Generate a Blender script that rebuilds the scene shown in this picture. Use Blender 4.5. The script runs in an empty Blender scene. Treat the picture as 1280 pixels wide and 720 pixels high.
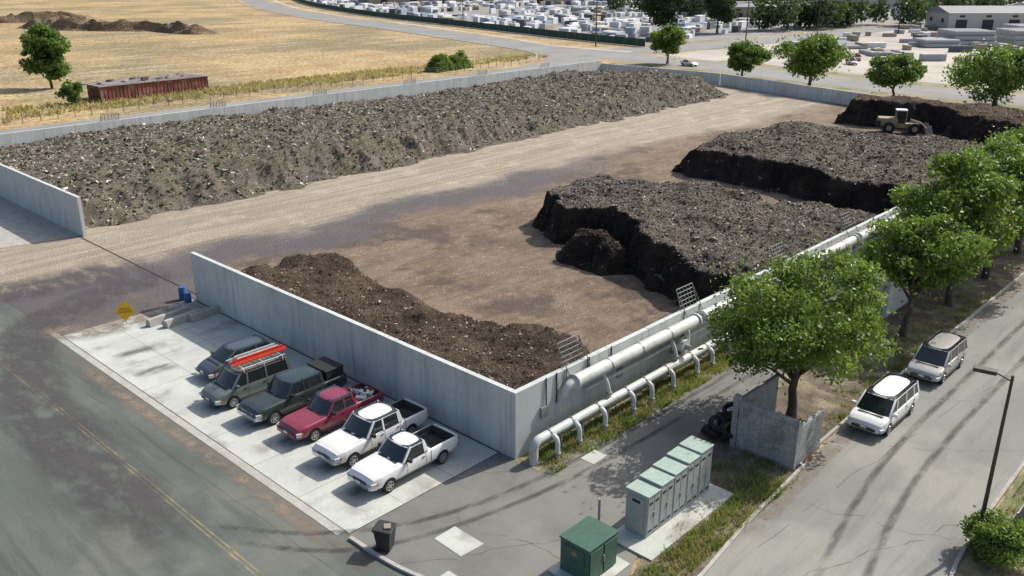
import bpy, bmesh, math, random
import numpy as np
from mathutils import Vector, Matrix
random.seed(7); RS=np.random.RandomState(7)
scene=bpy.context.scene
COL=bpy.context.collection
# ------------------------------------------------------------------ materials
def _mat(name):
    m=bpy.data.materials.new(name); m.use_nodes=True
    nt=m.node_tree; b=nt.nodes["Principled BSDF"]
    return m,nt,b
def _n(nt,t,**kw):
    n=nt.nodes.new(t)
    for k,v in kw.items(): setattr(n,k,v)
    return n
def _mix(nt,fac,a,b,blend='MIX'):
    n=_n(nt,"ShaderNodeMix",data_type='RGBA',blend_type=blend)
    for i,v in ((0,fac),(6,a),(7,b)):
        if isinstance(v,(int,float)): n.inputs[i].default_value=v
        elif isinstance(v,tuple): n.inputs[i].default_value=(v[0],v[1],v[2],1)
        else: nt.links.new(v,n.inputs[i])
    return n.outputs[2]
def _noise(nt,vec,scale,detail=4,rough=.6,stretch=None,lo=.35,hi=.65,loc=(0,0,0)):
    detail=min(detail,4)
    mp=_n(nt,"ShaderNodeMapping"); nt.links.new(vec,mp.inputs[0])
    if stretch: mp.inputs[3].default_value=stretch
    mp.inputs[1].default_value=loc
    n=_n(nt,"ShaderNodeTexNoise"); n.inputs["Scale"].default_value=scale
    n.inputs["Detail"].default_value=detail; n.inputs["Roughness"].default_value=rough
    nt.links.new(mp.outputs[0],n.inputs["Vector"])
    return _range(nt,n.outputs[0],lo,hi)
def _range(nt,v,lo,hi,a=0,b=1):
    r=_n(nt,"ShaderNodeMapRange"); r.interpolation_type='SMOOTHSTEP'
    nt.links.new(v,r.inputs[0])
    for i,x in ((1,lo),(2,hi),(3,a),(4,b)): r.inputs[i].default_value=x
    return r.outputs[0]
def _math(nt,op,a,b=None):
    n=_n(nt,"ShaderNodeMath",operation=op)
    for i,v in ((0,a),(1,b)):
        if v is None: continue
        if isinstance(v,(int,float)): n.inputs[i].default_value=v
        else: nt.links.new(v,n.inputs[i])
    return n.outputs[0]
def M(name,c1,c2,scale=1.0,rough=.9,bump=.3,bscale=12.,bdist=.03,c3=None,s3=.15,lo3=.5,hi3=.62,fine=.25,metal=0,spec=.3,stretch=None,obj=False,streak=None):
    m,nt,b=_mat(name)
    if obj: vec=_n(nt,"ShaderNodeTexCoord").outputs["Object"]
    else: vec=_n(nt,"ShaderNodeNewGeometry").outputs["Position"]
    c=_mix(nt,_noise(nt,vec,scale,4,.65,stretch),c1,c2)
    if c3: c=_mix(nt,_noise(nt,vec,s3,4,.6,None,lo3,hi3,(13,5,2)),c,c3)
    if streak: c=_mix(nt,_math(nt,'MULTIPLY',_noise(nt,vec,2.2,4,.7,streak[1],.48,.7,(1,6,3)),streak[2]),c,streak[0])
    f=_noise(nt,vec,bscale,3,.7,None,.3,.7,(3,9,1))
    g=_range(nt,f,0,1,1-fine,1+fine*.6)
    cc=_n(nt,"ShaderNodeCombineColor")
    for i in range(3): nt.links.new(g,cc.inputs[i])
    c=_mix(nt,1.0,c,cc.outputs[0],'MULTIPLY')
    nt.links.new(c,b.inputs["Base Color"])
    b.inputs["Roughness"].default_value=rough; b.inputs["Metallic"].default_value=metal
    b.inputs["Specular IOR Level"].default_value=spec
    if bump>0:
        bp=_n(nt,"ShaderNodeBump"); bp.inputs["Strength"].default_value=bump; bp.inputs["Distance"].default_value=bdist
        nt.links.new(f,bp.inputs["Height"]); nt.links.new(bp.outputs[0],b.inputs["Normal"])
    return m
def paint(name,c,rough=.28,metal=.0,dirt=.25):
    m,nt,b=_mat(name)
    vec=_n(nt,"ShaderNodeTexCoord").outputs["Object"]
    z=_n(nt,"ShaderNodeSeparateXYZ"); nt.links.new(vec,z.inputs[0])
    low=_range(nt,z.outputs[2],.25,.95,1,.15)
    f=_math(nt,'MULTIPLY',_math(nt,'MULTIPLY',_noise(nt,vec,2.5,4,.7),low),dirt*1.6)
    col=_mix(nt,f,c,(.30,.26,.21))
    nt.links.new(col,b.inputs["Base Color"])
    r=_range(nt,f,0,.5,rough,.7); nt.links.new(r,b.inputs["Roughness"])
    b.inputs["Metallic"].default_value=metal
    b.inputs["Coat Weight"].default_value=.5; b.inputs["Coat Roughness"].default_value=.12
    return m
def simple(name,c,rough=.5,metal=0,var=.15):
    return M(name,c,tuple(x*(1-var) for x in c),scale=4,rough=rough,bump=0,metal=metal,fine=.08,obj=True)
def flat(name,c,rough=.9):
    m,nt,b=_mat(name)
    g=_n(nt,"ShaderNodeNewGeometry")
    k=_mix(nt,g.outputs["Random Per Island"],tuple(x*.7 for x in c),tuple(min(1,x*1.3) for x in c))
    nt.links.new(k,b.inputs["Base Color"]); b.inputs["Roughness"].default_value=rough; b.inputs["Specular IOR Level"].default_value=.15
    return m
def leafmat(name,c1,c2,c3):
    m,nt,b=_mat(name)
    g=_n(nt,"ShaderNodeNewGeometry")
    vec=g.outputs["Position"]
    c=_mix(nt,g.outputs["Random Per Island"],c1,c2)
    c=_mix(nt,_noise(nt,vec,.9,2,.6,None,.45,.62),c,c3)
    nt.links.new(c,b.inputs["Base Color"]); b.inputs["Roughness"].default_value=.5
    b.inputs["Specular IOR Level"].default_value=.4
    tr=_n(nt,"ShaderNodeBsdfTranslucent"); 
    tc=_mix(nt,1.0,c,(1.5,1.6,.7),'MULTIPLY'); nt.links.new(tc,tr.inputs[0])
    ms=_n(nt,"ShaderNodeMixShader"); ms.inputs[0].default_value=.35
    nt.links.new(b.outputs[0],ms.inputs[1]); nt.links.new(tr.outputs[0],ms.inputs[2])
    nt.links.new(ms.outputs[0],nt.nodes["Material Output"].inputs[0])
    return m

# ------------------------------------------------------------------ mesh builder
class MB:
    def __init__(s): s.v=[];s.f=[];s.m=[];s.mats=[]
    def mi(s,mat):
        if mat not in s.mats: s.mats.append(mat)
        return s.mats.index(mat)
    def add(s,vs,fs,mat):
        o=len(s.v); k=s.mi(mat)
        s.v+= [tuple(p) for p in vs]
        for f in fs: s.f.append(tuple(i+o for i in f)); s.m.append(k)
    def box(s,c,size,mat,rz=0,rot=None):
        sx,sy,sz=[a/2 for a in size]
        R=rot if rot is not None else Matrix.Rotation(rz,3,'Z')
        vs=[R@Vector((x,y,z))+Vector(c) for z in(-sz,sz) for x,y in((-sx,-sy),(sx,-sy),(sx,sy),(-sx,sy))]
        s.add(vs,[(3,2,1,0),(4,5,6,7),(0,1,5,4),(1,2,6,5),(2,3,7,6),(3,0,4,7)],mat)
    def hexa(s,vs,mat):
        s.add(vs,[(3,2,1,0),(4,5,6,7),(0,1,5,4),(1,2,6,5),(2,3,7,6),(3,0,4,7)],mat)
    def tube(s,pts,rad,n,mat,caps=True):
        pts=[Vector(p) for p in pts]
        if isinstance(rad,(int,float)): rad=[rad]*len(pts)
        vs=[];fs=[]
        prev=None
        for i,p in enumerate(pts):
            a=pts[max(i-1,0)];b=pts[min(i+1,len(pts)-1)]
            d=(b-a).normalized()
            if prev is None:
                u=d.orthogonal().normalized()
            else:
                u=(prev-d*prev.dot(d)).normalized()
            prev=u; w=d.cross(u)
            for k in range(n):
                t=2*math.pi*k/n
                vs.append(p+(u*math.cos(t)+w*math.sin(t))*rad[i])
        for i in range(len(pts)-1):
            for k in range(n):
                a=i*n+k;b=i*n+(k+1)%n
                fs.append((a,b,b+n,a+n))
        if caps:
            fs.append(tuple(range(n-1,-1,-1))); fs.append(tuple(range((len(pts)-1)*n,len(pts)*n)))
        s.add(vs,fs,mat)
    def build(s,name,parent=None,smooth=None,bevel=None):
        me=bpy.data.meshes.new(name); me.from_pydata(s.v,[],s.f)
        for m in s.mats: me.materials.append(m)
        me.polygons.foreach_set("material_index",s.m)
        me.update()
        ob=bpy.data.objects.new(name,me); COL.objects.link(ob)
        if parent: ob.parent=parent
        if smooth: smooth_angle(me,smooth)
        if bevel:
            b=ob.modifiers.new("b",'BEVEL'); b.width=bevel; b.segments=2; b.limit_method='ANGLE'; b.angle_limit=math.radians(40)
        return ob
def smooth_angle(me,deg):
    bm=bmesh.new(); bm.from_mesh(me)
    for f in bm.faces: f.smooth=True
    for e in bm.edges:
        if len(e.link_faces)==2:
            if e.calc_face_angle(0)>math.radians(deg): e.smooth=False
        else: e.smooth=False
    bm.to_mesh(me); bm.free()
def empty(name,loc=(0,0,0),rz=0):
    e=bpy.data.objects.new(name,None); COL.objects.link(e); e.location=loc; e.rotation_euler=(0,0,rz); e.empty_display_size=.3
    return e
def sheet(name,poly,z,mat):
    me=bpy.data.meshes.new(name); me.from_pydata([(x,y,z) for x,y in poly],[],[tuple(range(len(poly)))])
    me.materials.append(mat)
    ob=bpy.data.objects.new(name,me); COL.objects.link(ob)
    bm=bmesh.new(); bm.from_mesh(me)
    for f in bm.faces:
        if f.normal.z<0: f.normal_flip()
    bmesh.ops.triangulate(bm,faces=bm.faces[:]); bm.to_mesh(me); bm.free()
    return ob
def smoothpts(pts,n=6):
    out=[]
    P=[Vector((*p,0)) for p in pts]
    for i in range(len(P)-1):
        p0=P[max(i-1,0)];p1=P[i];p2=P[i+1];p3=P[min(i+2,len(P)-1)]
        for k in range(n):
            t=k/n
            out.append(.5*((2*p1)+(p2-p0)*t+(2*p0-5*p1+4*p2-p3)*t*t+(3*p1-p0-3*p2+p3)*t**3))
    out.append(P[-1]); return out
def ribbon(name,pts,w,z,mat,h=0,off=0):
    P=smoothpts(pts); vs=[];fs=[]
    for i,p in enumerate(P):
        d=(P[min(i+1,len(P)-1)]-P[max(i-1,0)]).normalized(); nrm=Vector((-d.y,d.x,0))
        c=p+nrm*off
        a=c+nrm*w/2;b=c-nrm*w/2
        vs+=[(a.x,a.y,z),(b.x,b.y,z)]
    for i in range(len(P)-1):
        fs.append((2*i,2*i+1,2*i+3,2*i+2))
    mb=MB(); mb.add(vs,fs,mat)
    if h>0:
        o=len(vs); v2=[(x,y,zz-h) for x,y,zz in vs]
        mb=MB(); f2=list(fs)
        for i in range(len(P)-1):
            f2.append((2*i,2*i+2,o+2*i+2,o+2*i)); f2.append((2*i+3,2*i+1,o+2*i+1,o+2*i+3))
        mb.add(vs+v2,f2,mat)
    return mb.build(name)
class VN:
    def __init__(s,seed): s.g=np.random.RandomState(seed).rand(256,256)
    def __call__(s,x,y):
        xi=np.floor(x).astype(int);yi=np.floor(y).astype(int);fx=x-xi;fy=y-yi
        fx=fx*fx*(3-2*fx);fy=fy*fy*(3-2*fy)
        g=s.g;a=g[xi%256,yi%256];b=g[(xi+1)%256,yi%256];c=g[xi%256,(yi+1)%256];d=g[(xi+1)%256,(yi+1)%256]
        return (a*(1-fx)+b*fx)*(1-fy)+(c*(1-fx)+d*fx)*fy-.5
    def fbm(s,x,y,f,o=4,r=.55):
        t=0;a=1
        for i in range(o): t=t+a*s(x*f+i*17.3,y*f+i*9.1);a*=r;f*=2.03
        return t

# ------------------------------------------------------------------ world / camera / sun
el=math.radians(42); sx,sy=.975,-.20
w=bpy.data.worlds.new("World"); scene.world=w; w.use_nodes=True
wn=w.node_tree; sk=wn.nodes.new("ShaderNodeTexSky"); sk.sky_type='NISHITA'; sk.sun_disc=False
sk.sun_elevation=el; sk.sun_rotation=math.atan2(sx,sy); sk.air_density=1.0; sk.dust_density=3.5
bg=wn.nodes["Background"]; bg.inputs[1].default_value=.15; wn.links.new(sk.outputs[0],bg.inputs[0])
sd=bpy.data.lights.new("sun",'SUN'); sd.energy=5.0; sd.angle=math.radians(.5); sd.color=(1,.955,.87)
so=bpy.data.objects.new("sun",sd); COL.objects.link(so)
dirv=Vector((sx*math.cos(el),sy*math.cos(el),math.sin(el)))
so.rotation_euler=dirv.to_track_quat('Z','Y').to_euler(); so.location=(60,-20,60)
cd=bpy.data.cameras.new("camera"); cam=bpy.data.objects.new("camera",cd); COL.objects.link(cam)
cam.location=(-27.53,-26.88,23); cam.rotation_euler=(math.pi/2-math.atan(.37),0,math.atan2(-.726,.687))
cd.sensor_width=36; cd.lens=30.94; cd.clip_end=6000; cd.clip_start=.5
scene.camera=cam
scene.view_settings.view_transform='Standard'; scene.view_settings.look='None'; scene.view_settings.exposure=0

# ------------------------------------------------------------------ materials set
m_field=M("dry_grass",(.47,.345,.175),(.35,.25,.125),.05,1,.4,1.2,.2,c3=(.25,.205,.115),s3=.022,lo3=.44,hi3=.60,fine=.4,streak=((.55,.45,.30),(.02,.10,1),.6))
m_verge=M("verge_dirt",(.33,.28,.20),(.23,.22,.12),.4,1,.4,6,.05,c3=(.15,.18,.07),s3=.2)
m_asph=M("asphalt_old",(.195,.195,.178),(.155,.157,.145),.35,.92,.25,45,.01,c3=(.23,.225,.20),s3=.09,fine=.2)
m_asphs=M("asphalt_side",(.25,.255,.23),(.21,.215,.195),.3,.92,.25,45,.01,c3=(.29,.285,.255),s3=.1,fine=.18,stretch=(.3,1,1),streak=((.16,.165,.155),(.04,.5,1),.5))
m_asph2=M("asphalt_street",(.125,.14,.125),(.095,.108,.10),.4,.9,.25,40,.01,c3=(.155,.16,.142),s3=.12,fine=.22,stretch=(1,.25,1),streak=((.065,.073,.069),(.5,.03,1),.6))
m_asph3=M("asphalt_far",(.28,.275,.262),(.23,.23,.222),.1,.95,.1,8,.02,fine=.12)
m_pad=M("concrete_pad",(.52,.54,.49),(.45,.465,.43),.5,.9,.15,30,.01,c3=(.32,.305,.28),s3=.45,lo3=.5,hi3=.72,fine=.14)
m_wall=M("precast_concrete",(.57,.60,.585),(.50,.53,.52),.6,.9,.12,18,.01,c3=(.42,.425,.41),s3=.5,lo3=.56,hi3=.8,fine=.08,stretch=(1,1,.25),streak=((.30,.30,.28),(1.2,1.2,.10),.5))
m_kerb=M("kerb_concrete",(.44,.43,.39),(.36,.35,.32),1.2,.95,.2,20,.01)
m_darkseam=simple("dark_seam",(.07,.07,.07),.9)
m_yel=M("yellow_paint",(.34,.28,.12),(.15,.155,.12),1.2,.8,.1,25,.004)
m_mulch=M("bed_soil",(.19,.155,.115),(.12,.10,.075),1.2,1,.6,14,.05,c3=(.30,.26,.18),s3=.4)
m_paved=M("pale_lot",(.50,.46,.40),(.40,.37,.33),.05,1,.1,3,.02,c3=(.30,.29,.27),s3=.02,fine=.15)
m_store=M("storage_lot",(.30,.29,.28),(.22,.22,.22),.08,1,.1,3,.02,fine=.15)

def yard_mat():
    m,nt,b=_mat("yard_floor")
    pos=_n(nt,"ShaderNodeNewGeometry").outputs["Position"]
    s=_n(nt,"ShaderNodeSeparateXYZ"); nt.links.new(pos,s.inputs[0]); X,Y=s.outputs[0],s.outputs[1]
    big=_noise(nt,pos,.09,4,.6,None,.0,1.0)
    Yd=_math(nt,'ADD',Y,_math(nt,'MULTIPLY',_math(nt,'SUBTRACT',big,.5),9))
    lane=_mix(nt,_noise(nt,pos,.9,4,.6,(.05,1,1)),(.43,.37,.29),(.34,.285,.215))
    lane=_mix(nt,_noise(nt,pos,.35,4,.6,None,.5,.7,(4,4,0)),lane,(.48,.42,.335))
    lane=_mix(nt,_math(nt,'MULTIPLY',_noise(nt,pos,2.2,4,.6,(.03,1,1),.5,.66,(2,0,0)),.6),lane,(.23,.19,.145))
    bay=_mix(nt,_noise(nt,pos,.22,4,.65),(.27,.20,.137),(.18,.13,.09))
    bay=_mix(nt,_noise(nt,pos,1.2,4,.7,None,.5,.72,(7,1,0)),bay,(.34,.26,.185))
    bay=_mix(nt,_noise(nt,pos,.13,4,.7,None,.50,.62,(21,8,0)),bay,(.115,.086,.066))
    bay=_mix(nt,_math(nt,'MULTIPLY',_noise(nt,pos,1.6,4,.7,(.12,.8,1),.5,.65,(9,3,0)),.6),bay,(.115,.088,.067))
    c=_mix(nt,_range(nt,Yd,37.5,42),bay,lane)
    up=_range(nt,Yd,33.5,37.5,0,1); dn=_range(nt,Yd,39.5,43.5,1,0); xr=_range(nt,X,42,75,1,0)
    st=_math(nt,'MULTIPLY',_math(nt,'MULTIPLY',up,dn),xr)
    st=_math(nt,'MULTIPLY',st,_noise(nt,pos,.8,4,.7,(.12,1,1),.15,.5))
    c=_mix(nt,_math(nt,'MULTIPLY',st,.95),c,(.118,.108,.115))
    ap=_range(nt,X,-1,6,1,0)
    apm=_math(nt,'MULTIPLY',_math(nt,'MULTIPLY',ap,_noise(nt,pos,.5,4,.7,(1,.4,1),.25,.52)),_range(nt,Yd,40,46,1,0))
    c=_mix(nt,_math(nt,'MULTIPLY',apm,.9),c,(.125,.112,.122))
    f=_noise(nt,pos,7,4,.8,None,.25,.75)
    g=_range(nt,f,0,1,.70,1.2); cc=_n(nt,"ShaderNodeCombineColor")
    for i in range(3): nt.links.new(g,cc.inputs[i])
    c=_mix(nt,1.0,c,cc.outputs[0],'MULTIPLY')
    nt.links.new(c,b.inputs["Base Color"]); b.inputs["Roughness"].default_value=.95
    bp=_n(nt,"ShaderNodeBump"); bp.inputs["Strength"].default_value=.8; bp.inputs["Distance"].default_value=.08
    nt.links.new(f,bp.inputs["Height"]); nt.links.new(bp.outputs[0],b.inputs["Normal"])
    return m
m_yard=yard_mat()
def dirtmat(name,col,strength,scale,stretch=None):
    m,nt,b=_mat(name)
    pos=_n(nt,"ShaderNodeNewGeometry").outputs["Position"]
    at=_n(nt,"ShaderNodeAttribute"); at.attribute_name="edge"
    nz=_noise(nt,pos,scale,4,.7,stretch,.3,.65)
    a=_math(nt,'MULTIPLY',_math(nt,'MULTIPLY',at.outputs["Fac"],nz),strength)
    nt.links.new(a,b.inputs["Alpha"]); b.inputs["Base Color"].default_value=(*col,1); b.inputs["Roughness"].default_value=.95
    return m
def dirtband(name,pts,wd,z,mat):
    P=smoothpts(pts,8);V=[];A=[];K=7;n=len(P)
    for i,p in enumerate(P):
        d=(P[min(i+1,n-1)]-P[max(i-1,0)]).normalized();nr=Vector((-d.y,d.x,0))
        for k in range(K):
            s=k/(K-1)*2-1; q=p+nr*s*wd/2; V.append((q.x,q.y,z)); A.append((1-s*s)*min(1,i/4,(n-1-i)/4))
    F=[(i*K+k,i*K+k+1,(i+1)*K+k+1,(i+1)*K+k) for i in range(n-1) for k in range(K-1)]
    mb=MB();mb.add(V,F,mat);ob=mb.build(name)
    at=ob.data.attributes.new("edge",'FLOAT','POINT');at.data.foreach_set("value",A)
m_dirt1=dirtmat("tracked_compost",(.085,.075,.08),.85,.9,(1,.5,1)); m_dirt2=dirtmat("tracked_soil",(.26,.21,.16),.8,1.2); m_skid=dirtmat("skid_marks",(.06,.06,.06),.6,1.5,(.3,1,1))
dirtband("dirt_track_ground",[(2,38),(-5,36.5),(-10,33.5),(-13,27),(-14.5,18),(-15,4)],4.5,.0265,m_dirt1)
dirtband("dirt_track_ground",[(2,42),(-6,42),(-12,44),(-15,52),(-15.5,70)],6,.0285,m_dirt1)
dirtband("dirt_track_ground",[(-9.5,33.5),(-8,30.5),(-4.5,30.2),(-1,30)],3.2,.0305,m_dirt2)
dirtband("dirt_track_ground",[(-10.3,30),(-10.2,12),(-10.2,-4)],1.1,.0275,m_dirt2)
for o in (-.85,.85):
    dirtband("tyre_mark_road",[(-13,4+o),(-10,0+o),(-5,-2.6+o*.6),(4,-3.9+o*.6),(24,-4.3+o*.6)],.4,.029,m_skid)
    dirtband("tyre_mark_road",[(0,-17+o),(12,-15.2+o),(30,-15+o),(60,-15+o)],.45,.020,m_skid)
dirtband("leaf_litter_ground",[(2,-12.6),(12,-11.95),(40,-11.75),(90,-11.75)],1.0,.024,m_dirt2)
for (x,y) in ((-6.3,2.2),(-6,5),(-6,8.4),(-6.2,11.5),(-6.6,14.7),(-7.5,21.5),(-7.2,25)):
    dirtband("oil_stain_pavement",[(x-1.3,y),(x,y+.1),(x+1.4,y-.05)],1.3,.0262,m_skid)

# ------------------------------------------------------------------ ground
sheet("ground",[(-1500,-1500),(4000,-1500),(4000,4000),(-1500,4000)],0,m_field)
sheet("street_road",[(-22,-60),(-9.1,-60),(-9.1,54),(-9.1,140),(-22,140)],.010,m_asph2)
sheet("yard_dirt_ground",[(-9.6,31.2),(0,31.2),(.3,30.4),(.3,-.6),(113,-1),(131,66),(129.5,94.5),(1,94.5),(1,53),(-9.6,55)],.016,m_yard)
sheet("outer_yard_ground",[(-9.6,55.2),(.9,53.2),(.9,120),(-9.6,120)],.014,m_kerb)
mb=MB()
for i in range(8):
    for j in range(3):
        x0=-9.25+j*3.05; y0=.02+i*3.9
        x1=x0+3.03; y1=min(y0+3.88,31.0)
        mb.add([(x0,y0,.022),(x1,y0,.022),(x1,y1,.022),(x0,y1,.022)],[(0,1,2,3)],m_pad)
mb.build("parking_pad_pavement")
sheet("pad_joint_ground",[(-9.3,-.02),(0.05,-.02),(0.05,31.1),(-9.3,31.1)],.014,m_darkseam)
sheet("driveway_asphalt_road",[(-9.3,-14),(-9.3,-.05),(.0,-.05),(0,-2.6),(20,-2.5),(45,-2.3),(110,-2.2),(110,-6.2),(8,-6.2),(-3.5,-10.4),(-3.5,-14)],.018,m_asph)
sheet("side_street_road",[(-9.7,-13),(-2,-12.6),(3,-12.1),(9,-11.75),(14,-11.3),(60,-11.3),(160,-11.3),(160,-19.5),(14,-19.3),(4,-19.9),(-2,-21.5),(-9.7,-26)],.014,m_asphs)
sheet("planting_bed_ground",[(8,-6.2),(110,-6.2),(110,-11.15),(14,-11.15),(9,-11.6),(3,-11.95),(-2,-12.45),(-9,-12.8),(-9,-10.8),(-3,-10.4),(4.5,-8)],.034,m_mulch)
sheet("weed_strip_ground",[(.1,-1.0),(0,-2.55),(20,-2.45),(45,-2.25),(110,-2.15),(110,-1.1)],.024,m_verge)
sheet("far_verge_ground",[(9,-19.6),(160,-19.5),(160,-60),(9,-60)],.02,m_verge)
ribbon("kerb",[(-9,-12.75),(-2,-12.52),(3,-12.02),(9,-11.67),(14,-11.22),(60,-11.22),(160,-11.22)],.16,.13,m_kerb,h=.14)
ribbon("kerb",[(-9.7,-26),(-2,-21.6),(4,-20),(14,-19.4),(60,-19.6),(160,-19.6)],.16,.13,m_kerb,h=.14)
ribbon("gutter_pavement",[(-9.52,33),(-9.52,15),(-9.5,.3)],.42,.026,m_kerb)
ribbon("kerb",[(-9.45,-.3),(-9.4,-2.2),(-9.2,-3.9),(-8.6,-6.5)],.18,.13,m_kerb,h=.14)
for o in (-.10,.10):
    ribbon("centre_line_road",[(-13.4+o,-60),(-13.4+o,20),(-13.45+o,80)],.075,.016,m_yel)
mb=MB()
for q in ([(-7,-2.9),(-7.05,-4.6),(-5.8,-4.7),(-5.8,-2.9)],[(2.3,-3.3),(2.3,-4.15),(3.4,-4.1),(3.4,-3.3)],[(-9.1,-4.9),(-9.1,-6),(-8,-6),(-8,-4.9)]):
    mb.add([(x,y,.033) for x,y in q],[(0,1,2,3)],m_pad)
mb.build("utility_cover_pavement")
m_crack=simple("crack_sealer",(.095,.095,.09),.8)
mb=MB()
def crack(x0,y0,x1,y1,w=.028,z=.021,amp=.3):
    n=22; P=[]; ox=oy=0
    for i in range(n+1):
        t=i/n; ox=ox*.7+random.uniform(-amp,amp);oy=oy*.7+random.uniform(-amp,amp)
        P.append(Vector((x0+(x1-x0)*t+ox*.6,y0+(y1-y0)*t+oy*.6,z)))
    for a,b in zip(P[:-1],P[1:]):
        if random.random()<.15: continue
        d=(b-a).normalized(); nn=Vector((-d.y,d.x,0))*w/2*random.uniform(.4,1.4)
        mb.add([a-nn,b-nn,b+nn,a+nn],[(0,1,2,3)],m_crack)
for q in [(-9,-3,0,-9),(-6,-1,-4,-8),(0,-3,9,-5.5),(3,-3,20,-5),(-2,-.5,3,-6)]: crack(*q)
for q in [(2,-13,30,-16),(6,-12.5,8,-19),(14,-14,18,-19),(20,-12,24,-19),(-2,-14,10,-19)]: crack(*q,z=.017)
for q in [(-11,-10,-11.5,40),(-10,5,-16,9),(-10.2,14,-15,17),(-12,24,-16,21),(-10,20,-13,33)]: crack(*q,z=.0135)
mb.build("pavement_crack")

# ------------------------------------------------------------------ walls
def panel_wall(name,p0,p1,h,t=.3,pl=3.05):
    mb=MB(); a=Vector((*p0,0));b=Vector((*p1,0)); L=(b-a).length; d=(b-a)/L; rz=math.atan2(d.y,d.x)
    n=max(1,round(L/pl)); s=L/n
    for i in range(n):
        c=a+d*(s*(i+.5)); hh=h+random.uniform(-.012,.012)
        mb.box((c.x,c.y,hh/2-.05),(s-.014,t,hh+.1),m_wall,rz)
    c=(a+b)/2; mb.box((c.x,c.y,h/2-.12),(L-.1,t-.06,h),m_darkseam,rz)
    return mb.build(name,bevel=.012)
panel_wall("concrete_wall",(.15,-.74),(.15,30.7),3.65)
panel_wall("concrete_wall",(.0,-.9),(113,-1.15),3.65,pl=3.65)
panel_wall("concrete_wall",(1.0,52.6),(1.0,95),3.65)
panel_wall("concrete_wall",(1.2,94.9),(129.4,94.9),2.9,pl=4)
panel_wall("concrete_wall",(129.6,94.9),(131,66),2.3,pl=4)
panel_wall("concrete_wall",(131,65.8),(113.2,-.9),2.3,pl=4)
panel_wall("concrete_wall",(31,-6.8),(62,-6.8),2.5,pl=3.0)
mb=MB(); mb.box((.6,41.8,.035),(.08,21.5,.03),m_darkseam); mb.build("gate_track")

# ------------------------------------------------------------------ compost piles
def pilemat(name,c1,c2,c3,sc=1.0,extra=None):
    return M(name,c1,c2,1.2*sc,1,1.0,11,.10,c3=c3,s3=.3,lo3=.45,hi3=.65,fine=.5,spec=.1,streak=extra)
m_p1=pilemat("compost_fresh",(.125,.092,.066),(.072,.054,.041),(.16,.12,.087))
m_p2=pilemat("compost_grey",(.195,.168,.14),(.12,.103,.086),(.24,.21,.175))
m_p3=pilemat("compost_long",(.255,.228,.188),(.165,.143,.115),(.19,.18,.125),extra=((.34,.31,.265),(.5,.5,.5),.6))
m_dark=pilemat("compost_dark_and_shade",(.052,.041,.034),(.03,.025,.021),(.08,.063,.05))  # the black heap's own colour; also painted shade on steep cut faces
m_ch1=flat("chip_pale",(.38,.33,.26)); m_ch2=flat("chip_grey",(.25,.225,.185)); m_ch3=flat("chip_dark",(.055,.043,.033)); m_ch4=flat("chip_white",(.62,.62,.60)); m_ch5=flat("chip_green",(.11,.165,.05))
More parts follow.
